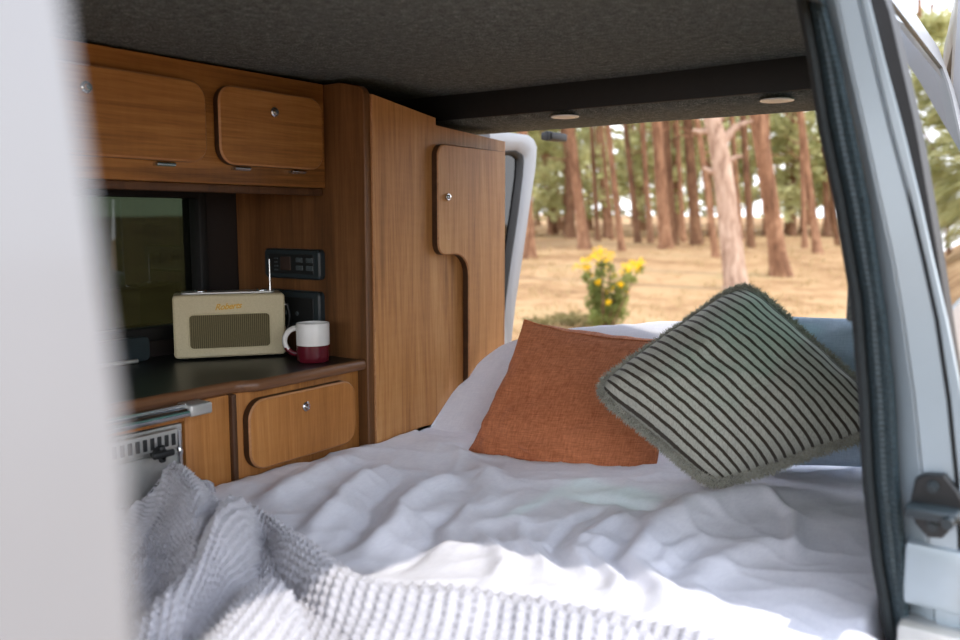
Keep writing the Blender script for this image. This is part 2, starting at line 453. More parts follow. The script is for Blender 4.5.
# black rubber strip behind the jamb edge, then the outer skin of the rear quarter
def side_x(y, z):
    """outer skin of the van's side: leans in towards the roof and narrows a little to the tail"""
    t = (y - 1.15) / .9
    pts = [(-1.2, -.11, -.15), (-.5, -.10, -.15), (-.2, -.122, -.168), (-.05, -.151, -.188), (.11, -.185, -.212), (.26, -.224, -.25), (.36, -.265, -.288), (.46, -.325, -.352), (.56, -.43, -.47)]
    for a, b in zip(pts, pts[1:]):
        if z <= b[0]:
            k = max(0, (z - a[0]) / (b[0] - a[0])); return (a[1] + (b[1] - a[1]) * k) * (1 - t) + (a[2] + (b[2] - a[2]) * k) * t
    return -.4
def skin(name, y0, y1, z0, z1, off, mat, ny=16, nz=24, thick=.012, parent=None, kind=None, cut=None):
    bm = nb(); A = []
    for s in (0, 1):
        rows = []
        for i in range(ny + 1):
            y = y0 + (y1 - y0) * i / ny
            rows.append([bm.verts.new((side_x(y, z0 + (z1 - z0) * j / nz) + off - s * thick, y, z0 + (z1 - z0) * j / nz)) for j in range(nz + 1)])
        A.append(rows)
    keep = lambda i, j: not cut or not (cut[0] <= (y0 + (y1 - y0) * (i + .5) / ny) <= cut[1] and cut[2] <= (z0 + (z1 - z0) * (j + .5) / nz) <= cut[3])
    for s in (0, 1):
        for i in range(ny):
            for j in range(nz):
                if keep(i, j): bm.faces.new((A[s][i][j], A[s][i + 1][j], A[s][i + 1][j + 1], A[s][i][j + 1]))
    bmesh.ops.recalc_face_normals(bm, faces=bm.faces[:])
    be = [e for e in bm.edges if e.is_boundary and e.verts[0] in {v for r in A[0] for v in r}]
    idx = {}
    for i in range(ny + 1):
        for j in range(nz + 1): idx[A[0][i][j]] = A[1][i][j]
    for e in be:
        a, b = e.verts
        if a in idx and b in idx:
            try: bm.faces.new((a, b, idx[b], idx[a]))
            except ValueError: pass
    bmesh.ops.recalc_face_normals(bm, faces=bm.faces[:])
    return link(name, bm, mat, parent, kind=kind)
skin('wall_rear', 1.20, 2.06, -1.2, .54, 0, 'paint_w', 43, 58, kind='structure', cut=(1.26, 1.94, -.12, .30))
skin('trim_4', 1.158, 1.235, -.75, .5, .004, 'dark_rubber', 4, 40, .02, kind='structure')
q = skin('window_2', 1.25, 1.95, -.13, .31, -.004, 'glass_q', 14, 12, .003, kind='structure')
# lower jamb: latch area, sill
JL = atY(905, 541, JY - .004); JR = atY(990, 541, JY - .004)
bm = nb()
pA = atY(904, 602, JY); pB = atY(1000, 602, JY)
box(bm, (JL.x, JY - .006, pA.z), (JR.x + .01, JY + .05, JL.z), .006)
link('sill', bm, 'paint', kind='structure')
bm = nb(); q0 = atY(904, 618, JY + .01)
box(bm, (JL.x - .02, JY + .02, q0.z - .05), (JR.x + .03, JY + .06, pA.z)); link('trim_5', bm, 'dark_rubber', kind='structure')
bm = nb(); q0 = atY(904, 622, JY - .02)
box(bm, (JL.x, JY - .03, q0.z - .12), (JR.x + .03, JY + .02, q0.z), .006); link('trim_6', bm, 'steel', kind='structure')

# lining panel below the side glass; added unseen post blocks part of its sun
bm = nb(); box(bm, (-.196, 1.24, FLZ + .001), (-.186, 2.0, -.14), .004); box(bm, (-.268, 1.24, -.139), (-.250, 1.44, .235), .004)
link('wall_lining_and_sun_block', bm, 'felt', kind='structure')
boxo('wall_cab_light_block', (-1.779, -.58, FLZ), (-.21, -.52, -.30), 'felt', kind='structure')  # added low wall, out of view, holding back daylight from the cab
# striker latch bolted on the jamb
c = atY(935, 505, JY - .006)
lt = root('door_latch', 'black diamond shaped door latch with two bolts on the silver door jamb', 'latch', (c.x, c.y, atY(935, 538, JY).z))
def J(px, py, dy=0): p = atY(px, py, JY - .008 + dy); return p
pts2 = [(916, 478), (925, 473.5), (945, 474), (958, 490), (966, 506), (952, 527), (943, 537), (928, 536), (916, 522), (910, 505)]
uv = [(J(*p).x, J(*p).z) for p in pts2]
bm = nb(); slab(bm, uv, YF(JY - .013), .014, .002, 0); link('plate', bm, 'black', lt)
for px, py in ((934, 485), (934, 523)):
    bm = nb(); p = J(px, py); lathe(bm, [(0, .012), (.004, .012), (.0045, .008), (.007, .008), (.007, 0)], (p.x, JY - .013, p.z), (0, -1, 0), 16); link('bolt', bm, 'panel_black', lt)
bm = nb(); a = J(909, 498); b = J(962, 518)
box(bm, (a.x, JY - .045, b.z), (b.x, JY - .013, a.z), .004, 3)
link('striker_block', bm, 'panel_black', lt)
bm = nb(); p = J(957, 513); tube(bm, [(p.x - .004, JY - .02, p.z), (p.x - .004, JY - .06, p.z)], .0065, 16); link('pin', bm, 'panel_black', lt)

# ---------------- pale door pillar close at the near side of the opening
bm = nb(); rows = []
for y in range(-300, 1000, 50):
    px = 83 + y * .135 - max(0, y - 440) * .08
    p = atX(px, y, -.205); x = p.x; e = p.y; z = p.z
    rows.append([bm.verts.new(v) for v in ((x - .045, e - .012, z), (x - .012, e, z), (x - .004, e - .003, z), (x, e - .012, z), (x, -.05, z), (x + .01, -.5, z), (x - .045, -.5, z))])
for a, b in zip(rows, rows[1:]):
    for k in range(7): bm.faces.new((a[k - 1], a[k], b[k], b[k - 1]))
bm.faces.new(rows[0]); bm.faces.new(rows[-1][::-1]); bmesh.ops.recalc_face_normals(bm, faces=bm.faces[:])
link('wall_front', bm, 'paint_w', kind='structure')

# ---------------- left rear barn door standing open beyond the wardrobe
DX = -1.62
def D(px, py): p = atX(px, py, DX); return (p.y, p.z)
outer = [D(*p) for p in ((490, 130), (529, 135), (538, 142), (537, 165), (531, 205), (524, 255), (517, 300), (512, 345), (510, 420), (490, 420))]
inner = [D(*p) for p in ((490, 152), (520, 150), (527, 156), (526, 175), (521, 215), (514, 262), (509, 300), (507, 322), (490, 326))]
def ring_slab(bm, outer, inner, fmap, t):
    def rs(p, n):
        L = [0]
        for a, b in zip(p, p[1:] + p[:1]): L.append(L[-1] + math.hypot(b[0] - a[0], b[1] - a[1]))
        out = []
        for k in range(n):
            s = L[-1] * k / n
            for i in range(len(p)):
                if s <= L[i + 1] + 1e-12:
                    f = (s - L[i]) / max(1e-9, L[i + 1] - L[i]); a = p[i]; b = p[(i + 1) % len(p)]
                    out.append((a[0] + (b[0] - a[0]) * f, a[1] + (b[1] - a[1]) * f)); break
        return out
    O, I = rs(outer, 60), rs(inner, 60)
    vs = [[bm.verts.new(fmap(u, v, d)) for u, v in P] for P, d in ((O, .004), ([(o[0] * .8 + i[0] * .2, o[1] * .8 + i[1] * .2) for o, i in zip(O, I)], 0), ([(o[0] * .25 + i[0] * .75, o[1] * .25 + i[1] * .75) for o, i in zip(O, I)], 0.004), (I, .012), (I, t), (O, t))]
    for a, b in zip(vs, vs[1:] + vs[:1]):
        for k in range(60): bm.faces.new((a[k - 1], a[k], b[k], b[k - 1]))
    bmesh.ops.recalc_face_normals(bm, faces=bm.faces[:])
bm = nb(); ring_slab(bm, outer, inner, XF(DX), .05)
d1 = link('door_1', bm, 'paint_w', kind='structure')
bm = nb(); inner2 = [(D(488, 156)), D(517, 155), D(522, 160), D(521, 178), D(516, 215), D(509, 262), D(505, 300), D(503, 316), D(488, 320)]
ring_slab(bm, inner, inner2, XF(DX - .01), .02); link('window_seal', bm, 'dark_rubber', d1)
bm = nb(); slab(bm, inner2, XF(DX - .025), .004, .0005, 0); link('window_pane', bm, 'glass_d', d1)
a = D(549, 132); b = D(563, 142)
bm = nb(); box(bm, (DX - .03, a[0] - .01, b[1]), (DX + .02, b[0], a[1]), .006); box(bm, (DX - .01, a[0] - .02, b[1] - .004), (DX + .012, a[0] + .004, a[1] + .002), .004)
link('catch', bm, 'dark_rubber', d1, label='black door catch')
# right rear barn door swung out past the tail
bm = nb()
def E(u, v, d): return Vector((-.262 - (u - 2.07) * .16 + d * .98, u, v))
o2 = rrect(2.07, 2.85, -.75, .50, .06); i2 = rrect(2.15, 2.77, -.02, .42, .05)
ring_slab(bm, o2, i2, E, .05); d2 = link('door_2', bm, 'paint_w', kind='structure')
bm = nb(); i3 = rrect(2.17, 2.75, 0, .40, .04); ring_slab(bm, i2, i3, lambda u, v, d: E(u, v, d + .008), .02); link('window_seal', bm, 'dark_rubber', d2)
bm = nb(); slab(bm, i3, lambda u, v, d: E(u, v, d + .018), .004, .0005, 0); link('window_pane', bm, 'glass_d', d2)

# ================================================================== FURNITURE
# ---- overhead cabinet
OX = -1.451
oc = root('overhead_cabinet', 'long walnut overhead cabinet with two rounded flap doors under the felt ceiling', 'cabinet', (OX - .15, .85, .065))
bm = nb()
box(bm, (WX + .002, .10, .073), (OX, WY - .004, .308), .003)
link('carcass', bm, 'wood_h', oc)
boxo('valance', (OX - .03, .10, .056), (OX - .008, WY - .004, .0725), 'wood_d', oc, .004)
def flap(y0, y1, z0, z1, hinge_ys, kn, par, x=OX, mat='wood_h', r=.035, t=.014):
    bm = nb(); slab(bm, rrect(y0, y1, z0, z1, r), XF(x + t + .003), t, .0035, 1, 2)
    d = link('door', bm, [mat, 'wood_edge', 'edge_side_shade'], par)
    knob((x + t + .006, kn[0], kn[1]), (1, 0, 0), d)
    for hy in hinge_ys:
        bm = nb(); tube(bm, [(x + .012, hy - .02, z0 - .006), (x + .012, hy + .02, z0 - .006)], .0035, 10); box(bm, (x, hy - .02, z0 - .010), (x + .012, hy + .02, z0 - .004))
        link('hinge', bm, 'chrome', d)
    return d
flap(.58, 1.075, .112, .268, (.66, .985), (.828, .228), oc)
flap(1.105, 1.388, .112, .270, (1.165, 1.32), (1.246, .2275), oc)
# puck light under it
c = atZ(208, 203, .05)
pl = root('downlight', 'round bronze puck light below the overhead cabinet by the side window', 'light', (c.x, c.y, .042))
bm = nb(); lathe(bm, [(0, .0), (.044, .0), (.046, .003), (.047, .006), (.058, .008), (.062, .013), (.062, .0305), (0, .0305)], (c.x, c.y, .042), seg=36); link('housing', bm, 'bronze', pl)
bm = nb(); lathe(bm, [(0, -.002), (.04, -.0015), (.043, -.0001), (0, -.0001)], (c.x, c.y, .042), seg=28); link('lens', bm, 'lamp', pl)

# ---- wardrobe
WF = -1.325
wd = root('wardrobe', 'tall walnut wardrobe with a shaped locker door beside the open rear of the van', 'wardrobe', (-1.55, 1.72, FLZ))
bm = nb()
pts = [(WX + .003, FLZ + .002), (WF - .004, FLZ + .002), (WF - .004, .272)] + [(WF - .03 + .026 * math.cos(R(a)), .272 + .026 * math.sin(R(a))) for a in (20, 45, 70, 90)] + [(-1.40, .308), (WX + .003, .308)]
slab(bm, pts, YF(WY), .018, .002, 0); link('side_panel', bm, 'wood_side_shade', wd)
def z_at(px, py, x=WF): return atX(px, py, x).z
bm = nb()
y0, y1, y2 = WY + .0185, atX(436, 200, WF).y, atX(506, 200, WF).y
pts = [(y0, FLZ + .002), (y1, FLZ + .002), (y1, z_at(435, 118)), (y0, z_at(366, 93))]
slab(bm, pts, XF(WF), .018, .0015); link('front_panel', bm, ['wood_v', 'wood_edge'], wd)
bm = nb()
pts = [(y1 + .001, FLZ + .002), (y2, FLZ + .002), (y2, z_at(502, 141)), (y1 + .001, z_at(437, 125))]
slab(bm, pts, XF(WF - .004), .018, .0015); link('rear_front_panel', bm, ['wood_v', 'wood_edge'], wd)
bm = nb(); slab(bm, [(WX + .003, FLZ + .002), (WF - .03, FLZ + .002), (WF - .03, .2), (WX + .003, .2)], YF(y2 - .018), .018, .001, 0); link('back_panel', bm, 'wood_v', wd)
bm = nb(); box(bm, (WX + .003, WY + .019, .195), (WF - .03, y2 - .02, .21)); link('top_panel', bm, 'wood_d', wd)
# shaped door: wide above, curving in to a narrow tail
DXF = WF + .018
def W(px, py): p = atX(px, py, DXF); return (p.y, p.z)
yl = W(437, 200)[0]; yr = W(504.5, 200)[0] ; yn = W(468, 300)[0]
zt = W(470, 147)[1]; zb = W(445, 255)[1]; ze = FLZ + .45
out = []
rr = .03
for k in range(9):
    a = R(180 - 90 * k / 8); out.append((yl + rr + rr * math.cos(a), zt - rr + rr * math.sin(a)))
out += [(yr, zt - .002), (yr, ze), (yn, ze)]
r2 = .055
for k in range(9):
    a = R(0 + 90 * k / 8); out.append((yn - r2 + r2 * math.cos(a), zb - r2 + r2 * math.sin(a)))
for k in range(9):
    a = R(270 - 90 * k / 8); out.append((yl + rr + rr * math.cos(a), zb + rr + rr * math.sin(a)))
out = out[::-1]
bm = nb(); slab(bm, out, XF(DXF), .016, .003, 1, 2)
wdoor = link('door', bm, ['wood_v', 'wood_edge', 'edge_side_shade'], wd)
kp = W(446, 197); knob((DXF + .003, kp[0], kp[1]), (1, 0, 0), wdoor, .009)

# ---- base units
KX = -1.358
kc = root('kitchen_cabinet', 'low walnut kitchen cabinet with a rounded locker door below the mug', 'cabinet', (-1.56, 1.23, FLZ))
yd = atX(231, 430, KX).y
bm = nb(); box(bm, (WX + .01, yd + .012, FLZ + .002), (KX, WY - .003, -.342), .002); link('carcass', bm, 'wood_o', kc)
boxo('divider', (KX - .02, yd, FLZ + .002), (KX + .006, yd + .0115, -.342), 'wood_d', kc, .002)
dd = nb(); slab(dd, rrect(1.078, 1.382, -.503, -.358, .04), XF(KX + .019), .016, .0035, 1, 2)
kd = link('door', dd, ['wood_o', 'wood_edge', 'edge_side_shade'], kc); knob((KX + .022, 1.228, -.394), (1, 0, 0), kd)
ck = root('cooker_cabinet', 'low walnut cabinet panel between the cooker and the locker door', 'cabinet', (-1.56, .7, FLZ))
yc = atX(186, 450, KX).y
bm = nb(); box(bm, (WX + .01, yc + .001, FLZ + .002), (KX - .002, yd - .001, -.342), .002); box(bm, (WX + .01, .2, -.375), (KX - .002, yc + .001, -.342), .002); box(bm, (WX + .01, .2, FLZ + .002), (KX - .002, .4, -.375), .002)
link('panel', bm, 'wood_o', ck)
# cooker
co = root('cooker', 'stainless steel grill cooker with slotted vent and black control below the worktop', 'cooker', (-1.5, .68, -.9))
zt_ = -.378
bm = nb(); box(bm, (WX + .05, .405, -.9), (KX - .004, yc - .004, zt_), .002)
link('body', bm, 'steel', co)
bm = nb(); box(bm, (KX - .003, .41, -.416), (KX + .012, yc - .02, -.382), .003); vent = link('vent_panel', bm, 'steel', co)
bm = nb()
for k in range(22):
    yy = yc - .034 - k * .0145
    box(bm, (KX + .0115, yy - .0042, -.411), (KX + .0135, yy + .0042, -.389), .001)
link('vent_slots', bm, 'black', vent)
boxo('control_panel', (KX - .003, .41, -.505), (KX + .006, yc - .02, -.425), 'steel', co, .002)
kp = atX(160.5, 453.5, KX + .02)
bm = nb(); lathe(bm, [(0, .024), (.009, .024), (.011, .02), (.012, 0)], (KX + .006, kp.y, kp.z), (1, 0, 0), 20); box(bm, (KX + .026, kp.y - .022, kp.z - .006), (KX + .034, kp.y + .022, kp.z + .006), .004, 3); box(bm, (KX + .02, kp.y - .006, kp.z - .016), (KX + .03, kp.y + .006, kp.z + .016), .004, 3)
link('control_knob', bm, 'black', co)
bm = nb(); yv = atX(180, 450, KX + .012).y; tube(bm, [(KX + .01, yv, -.385), (KX + .01, yv, -.505)], .0045, 12)
lathe(bm, [(0, .008), (.006, .007), (.008, 0), (.006, -.007), (0, -.008)], (KX + .01, yv, -.425), seg=14)
link('hinge_rod', bm, 'chrome', co)
# grill rail with bracket
za = atX(187, 411, KX + .03)
bm = nb(); tube(bm, [(KX + .034, .42, za.z - .002), (KX + .034, za.y, za.z - .002)], .0085, 14); box(bm, (KX + .018, .42, za.z + .004), (KX + .03, za.y, za.z + .014), .003)
rail = link('grill_rail', bm, 'chrome', co)
ze_ = atX(208, 411, KX + .03)
bm = nb(); box(bm, (KX + .0005, za.y - .002, za.z - .010), (KX + .045, ze_.y, za.z + .012), .004, 3); link('rail_bracket', bm, 'steel', rail)
# worktop with curved front and brown edging
wt = root('worktop', 'black laminate kitchen worktop with brown rounded edging under the radio', 'worktop', (-1.56, .9, -.35))
def fx(y):
    k = min(1, max(0, (y - 1.06) / .05)); k = k * k * (3 - 2 * k)
    return -1.368 + .026 * k
ys = [.12 + (WY - .003 - .12) * k / 90 for k in range(91)]
bm = nb(); pts = [(WX + .004, .12), ] + [(fx(y) - .006, y) for y in ys] + [(WX + .004, WY - .003)]
slab(bm, pts, lambda u, v, d: Vector((u, v, -.32 - d)), .02, .0005, 0); link('top', bm, 'worktop', wt)
bm = nb(); rings = []
for y in ys:
    x = fx(y)
    rings.append([bm.verts.new((x + px_, y, -.32 + pz_)) for px_, pz_ in ((-.0055, -.0215), (.004, -.0215), (.008, -.018), (.010, -.011), (.008, -.003), (.003, .0015), (-.0035, .002), (-.0055, .0005))])
for a, b in zip(rings, rings[1:]):
    for k in range(8): bm.faces.new((a[k - 1], a[k], b[k], b[k - 1]))
bm.faces.new(rings[0]); bm.faces.new(rings[-1][::-1]); bmesh.ops.recalc_face_normals(bm, faces=bm.faces[:])
link('edging', bm, 'edge_dark', wt)
# glass hob lid
hl = root('hob_lid', 'dark glass hob lid folded up against the side window sill', 'lid', (-1.735, .8, -.319))
bm = nb(); slab(bm, rrect(.42, 1.12, -.317, -.262, .012), XF(-1.728), .012, .002, 0); link('glass_plate', bm, 'panel_black', hl)
bm = nb(); tube(bm, [(-1.715, .46, -.313), (-1.715, 1.08, -.313)], .005, 10); link('hinge_bar', bm, 'steel', hl)

# ---- control panels on the wardrobe side
def ctrl(px0, py0, px1, py1, label, upper):
    a = atY(px0, py0, WY); b = atY(px1, py1, WY); x0, x1, z1, z0 = a.x, b.x, a.z, b.z
    r = root('control_panel', label, 'control panel', ((x0 + x1) / 2, WY, z0), 'control panels on the wardrobe side')
    bm = nb(); slab(bm, rrect(x0, x1, z0, z1, .012), YF(WY - .016), .0155, .004, 0); link('housing', bm, 'panel_black', r)
    w, h = x1 - x0, z1 - z0
    bm = nb(); slab(bm, rrect(x0 + .1 * w, x1 - .1 * w, z0 + .17 * h, z1 - .17 * h, .004), YF(WY - .0205), .003, .0008, 0); link('face', bm, 'black', r)
    if upper:
        bm = nb(); slab(bm, rrect(x0 + .32 * w, x0 + .5 * w, z0 + .28 * h, z0 + .74 * h, .002), YF(WY - .022), .0015, .0005, 0); link('display', bm, 'disp', r, label='dull reddish display')
        for k in range(4):
            bm = nb(); z = z0 + (.26 + .13 * k) * h; box(bm, (x0 + .2 * w, WY - .0225, z), (x0 + .27 * w, WY - .0205, z + .05 * h), .0005); link('indicator', bm, 'button', r)
        for i in range(2):
            for j in range(2):
                bm = nb(); x = x0 + (.6 + .18 * i) * w; z = z0 + (.30 + .26 * j) * h; box(bm, (x, WY - .024, z), (x + .12 * w, WY - .0205, z + .16 * h), .0015); link('button', bm, 'button', r)
    else:
        for i in range(3):
            bm = nb(); x = x0 + (.22 + .2 * i) * w; z = z0 + .42 * h
            lathe(bm, [(0, .003), (.004, .003), (.0055, 0)], (x, WY - .0215, z), (0, -1, 0), 14); link('button', bm, 'button', r)
    return r
ctrl(270, 248, 326, 280, 'upper black control panel with display and buttons on the wardrobe side', True)
ctrl(270, 288, 326, 331, 'lower black switch panel behind the radio and mug', False)

# ---- radio
RC = atZ(231.5, 358, -.3175)
rc_head = math.atan2(RC.y, RC.x)
tn = Vector((-math.sin(rc_head), math.cos(rc_head), 0)) * -1    # across, towards picture right
# facing direction a little off the sight line
ang = R(2); tn = Matrix.Rotation(ang, 3, 'Z') @ tn
if tn.dot(RT) < 0: tn = -tn
bkd = Vector((-tn.y, tn.x, 0))
if bkd.dot(FW) < 0: bkd = -bkd
ppm = (RC.dot(FW) + 0) / F * 1.0
RWd, RHt, RDp = 108 * ppm / max(.01, tn.dot(RT)) * .95, .148, .085
C0 = Vector((RC.x, RC.y, -.3175))
def RP(u, v, d): return C0 + tn * u + bkd * d + Vector((0, 0, v))
rd = root('radio', 'cream retro portable radio with brown speaker cloth on the black worktop', 'radio', C0)
bm = nb()
hw = RWd / 2
slab(bm, rrect(-hw, hw, .004, RHt, .009), lambda u, v, d: RP(u, v, d), RDp, .004, 0)
link('case', bm, 'cream', rd)
for sx in (-1, 1):
    for dd_ in (.015, RDp - .015):
        bm = nb(); p = RP(sx * (hw - .02), .0, dd_); lathe(bm, [(.006, 0), (.007, .0055)], p, seg=12); link('foot', bm, 'black', rd)
gx0, gx1, gz0, gz1 = hw * (192 - 231.5) / 54, hw * (270.5 - 231.5) / 54, RHt * .14 + .004, RHt * .70
bm = nb(); gp = rrect(gx0, gx1, gz0, gz1, .010); slab(bm, gp, lambda u, v, d: RP(u, v, d - .0052), .002, .0008, 0)
uvl = bm.loops.layers.uv.new('UVMap')
for f in bm.faces:
    for l in f.loops: l[uvl].uv = ((l.vert.co - C0).dot(tn) / .10, (l.vert.co.z - C0.z) / .10)
gr_ = link('speaker_cloth', bm, 'grille', rd)
bm = nb()
rp_ = [RP(u, v, -.0045) for u, v in gp]; tube(bm, rp_ + rp_[:1], .0022, 8, cap=False); link('speaker_bezel', bm, 'cream', rd)
# gold script badge
cu = bpy.data.curves.new('badge', 'FONT'); cu.body = 'Roberts'; cu.size = .0195; cu.shear = .35; cu.extrude = .0009; cu.space_character = .92; cu.align_x = 'CENTER'; cu.offset = .0003
to = bpy.data.objects.new('badge_tmp', cu); COL.objects.link(to)
dg = bpy.context.evaluated_depsgraph_get(); tm = bpy.data.meshes.new_from_object(to.evaluated_get(dg))
bm = nb(); bm.from_mesh(tm); bpy.data.objects.remove(to)
for v in bm.verts: v.co = RP(v.co.x * 1.0 - .004 + v.co.y * 0, RHt * .775 + v.co.y + v.co.x * .06, -.005 - v.co.z)
link('badge', bm, 'gold', rd, smooth=False, label='gold script badge')
# top plate with dials, aerial, side strap
bm = nb(); slab(bm, rrect(-hw * .85, hw * .85, .018, RDp - .014, .012), lambda u, v, d: RP(u, RHt + .0035 - d * 0 - (0 if d == 0 else d), v), .003, .0008, 0); link('top_plate', bm, 'steel', rd)
for u in (-.5, .62):
    bm = nb(); lathe(bm, [(0, .005), (.012, .0045), (.014, .002), (.014, 0), (0, 0)], RP(hw * u, RHt + .0045, RDp * .5), seg=24); link('dial', bm, 'chrome', rd)
bm = nb(); p = RP(hw * .76, RHt, .03); a2 = atD(270, 259, p.dot(FW)); tube(bm, [p + Vector((0, 0, -.002)), p + Vector((0, 0, .02)), Vector((p.x, p.y, a2.z))], [.0035, .0026, .0018], 10); link('aerial', bm, 'chrome', rd)
bm = nb(); pth = [RP(hw + .001, RHt * .82, .035), RP(hw + .009, RHt * .80, .035), RP(hw + .014, RHt * .62, .035), RP(hw + .012, RHt * .45, .035), RP(hw + .001, RHt * .38, .035)]
tube(bm, pth, .0045, 10); link('side_strap', bm, 'black', rd)
bm = nb(); lathe(bm, [(0, .006), (.004, .005), (.005, 0)], RP(hw, RHt * .8, .025), tn, 14); link('strap_stud', bm, 'chrome', rd)

# ---- mug
MC = atZ(313.5, 361, -.3185); MC.z = -.3185
mr = 16.7 * MC.dot(FW) / F; mh = .088
mg = root('mug', 'white mug with a glazed burgundy base on the worktop beside the radio', 'mug', MC)
bm = nb()
lathe(bm, [(0, .002), (mr * .86, .002), (mr * .9, 0), (mr * .97, .003), (mr, .012), (mr, .038), (mr, .0385), (mr, mh - .004), (mr - .001, mh), (mr - .003, mh), (mr - .004, mh - .005), (mr - .004, .012), (0, .009)], MC, seg=48, mats=[1, 1, 1, 1, 1, 1, 0, 0, 0, 0, 0, 0])
link('cup', bm, ['mug_w', 'mug_r'], mg)
bm = nb(); hd = -RT.copy()
hp = []
for k in range(15):
    a = R(-100 + 200 * k / 14); hp.append(MC + hd * (mr - .004 + .030 * max(0, math.cos(a)) + .001) + Vector((0, 0, .046 + .030 * math.sin(a))))
hp[0] = MC + hd * (mr - .001) + Vector((0, 0, .014)); hp[-1] = MC + hd * (mr - .001) + Vector((0, 0, .074))
tube(bm, hp, .0058, 12, True, 1.3)
for f in bm.faces:
    if f.calc_center_median().z < MC.z + .030: f.material_index = 1
link('handle', bm, ['mug_w', 'mug_r'], mg)

# ================================================================== BED
boxo_b = boxo('bed_base', (-1.30, .10, FLZ + .001), (-.27, 2.0, -.76), 'wood_d', bev=.004)
tag(boxo_b, 'dark boxed bed base below the mattress', 'bed base')
ma = boxo('mattress', (-1.32, .08, -.7595), (-.25, 2.025, -.635), 'mattress', bev=.03); tag(ma, 'grey mattress beneath the white duvet', 'mattress')

def G(right, fwd, z): return FW * fwd + RT * right + Vector((0, 0, z))
def cushion(corners, T, n, seed, pinch=.10, wr=.006, tuck=0.0, belly=.5, rcorner=0.0):
    """Two sheets sewn on a square seam, stuffed: corners = (u0v0,u1v0,u1v1,u0v1)."""
    A, B, C_, D_ = [Vector(c) for c in corners]
    nrm = ((B - A).cross(D_ - A) + (C_ - B).cross(C_ - D_)).normalized()
    if nrm.dot(-FW) < 0: nrm = -nrm
    bm = nb(); uvl = bm.loops.layers.uv.new('UVMap')
    V = {}; uvs = {}
    for s in (1, -1):
        for i in range(n + 1):
            for j in range(n + 1):
                edge = i in (0, n) or j in (0, n)
                if s == -1 and edge: V[(s, i, j)] = V[(1, i, j)]; continue
                u, v = i / n, j / n; a, b = 2 * u - 1, 2 * v - 1
                rc = 1 - rcorner * (abs(a * b)) ** 5
                # seams drawn in between the corners
                k = pinch
                uu = .5 + .5 * a * rc * (1 - k * (1 - b * b) * abs(a) ** 1.5)
                vv = .5 + .5 * b * rc * (1 - k * (1 - a * a) * abs(b) ** 1.5)
                p = (A * (1 - uu) + B * uu) * (1 - vv) + (D_ * (1 - uu) + C_ * uu) * vv
                e = max(0, (1 - a * a)) * max(0, (1 - b * b))
                t = T * (e ** belly)
                w = noise.noise((a * 3 + seed, b * 3, s * 2)) * .6 + noise.noise((a * 7 + seed, b * 7, s * 3)) * .3
                cor = (abs(a) * abs(b)) ** 2
                fold = math.sin(math.atan2(b, a) * 9 + seed) * cor * .5
                t *= 1 + .10 * w
                t += wr * (w + fold) * min(1, e * 6)
                edge_w = .004 * noise.noise((a * 4 + seed, b * 4, 9))
                vtx = bm.verts.new(p + nrm * (s * t + edge_w)); V[(s, i, j)] = vtx; uvs[vtx] = (u, v)
    for s in (1, -1):
        for i in range(n):
            for j in range(n):
                q = [V[(s, i, j)], V[(s, i + 1, j)], V[(s, i + 1, j + 1)], V[(s, i, j + 1)]]
                bm.faces.new(q if s == 1 else q[::-1])
    bmesh.ops.recalc_face_normals(bm, faces=bm.faces[:])
    for f in bm.faces:
        for l in f.loops: l[uvl].uv = uvs[l.vert]
    seam = [V[(1, i, 0)].co.copy() for i in range(n)] + [V[(1, n, j)].co.copy() for j in range(n)] + [V[(1, i, n)].co.copy() for i in range(n, 0, -1)] + [V[(1, 0, j)].co.copy() for j in range(n, 0, -1)]
    return bm, nrm, seam
def bvh_of(bm): return BVHTree.FromBMesh(bm)
def push_back(bm, trees, d, gap):
    d = d.normalized()
    for v in bm.verts:
        for t in trees:
            h = t.ray_cast(v.co + d * 1.0, -d, 1.6)
            if h[0] is not None:
                k = (v.co - h[0]).dot(d)
                if k < gap: v.co += d * (gap - k)

# striped cushion: L, B, R, T in the order u along L-B, v along L-T
def PX(px, py, f): return atD(px, py, f)
stL, stB, stR, stT = PX(590, 389, 1.73), PX(712, 489, 1.575), PX(906, 424, 1.58), PX(745, 279, 1.82)
bm_s, n_s, seam_s = cushion((stL, stB, stR, stT), .105, 64, 3.1, .045, .005, belly=.5, rcorner=.10)
t_s = bvh_of(bm_s)
orA, orB, orC, orD = PX(463, 459, 1.93), PX(655, 478, 1.80), PX(694, 341, 1.99), PX(524, 320, 2.06)
bm_o, n_o, seam_o = cushion((orA, orB, orC, orD), .105, 56, 8.4, .11, .013, belly=.52)
back = (FW + Vector((0, 0, -.1))).normalized()
push_back(bm_o, [t_s], FW, .012)
t_o = bvh_of(bm_o)
bm_w, n_w, _ = cushion((PX(408, 446, 2.06), PX(690, 470, 1.93), PX(735, 326, 2.10), PX(492, 346, 2.26)), .14, 56, 5.5, .0, .012, belly=.42, rcorner=.08)
push_back(bm_w, [t_s, t_o], FW, .010)
for v in bm_w.verts: v.co.x = max(v.co.x, -1.317 if v.co.y < 1.74 else -1.298)
t_w = bvh_of(bm_w)
bm_b, n_b, _ = cushion((PX(752, 466, 1.80), PX(905, 470, 1.70), PX(925, 318, 1.80), PX(748, 314, 1.93)), .07, 44, 12.2, .03, .006, belly=.36)
push_back(bm_b, [t_s, t_w], FW, .010)
t_b = bvh_of(bm_b)

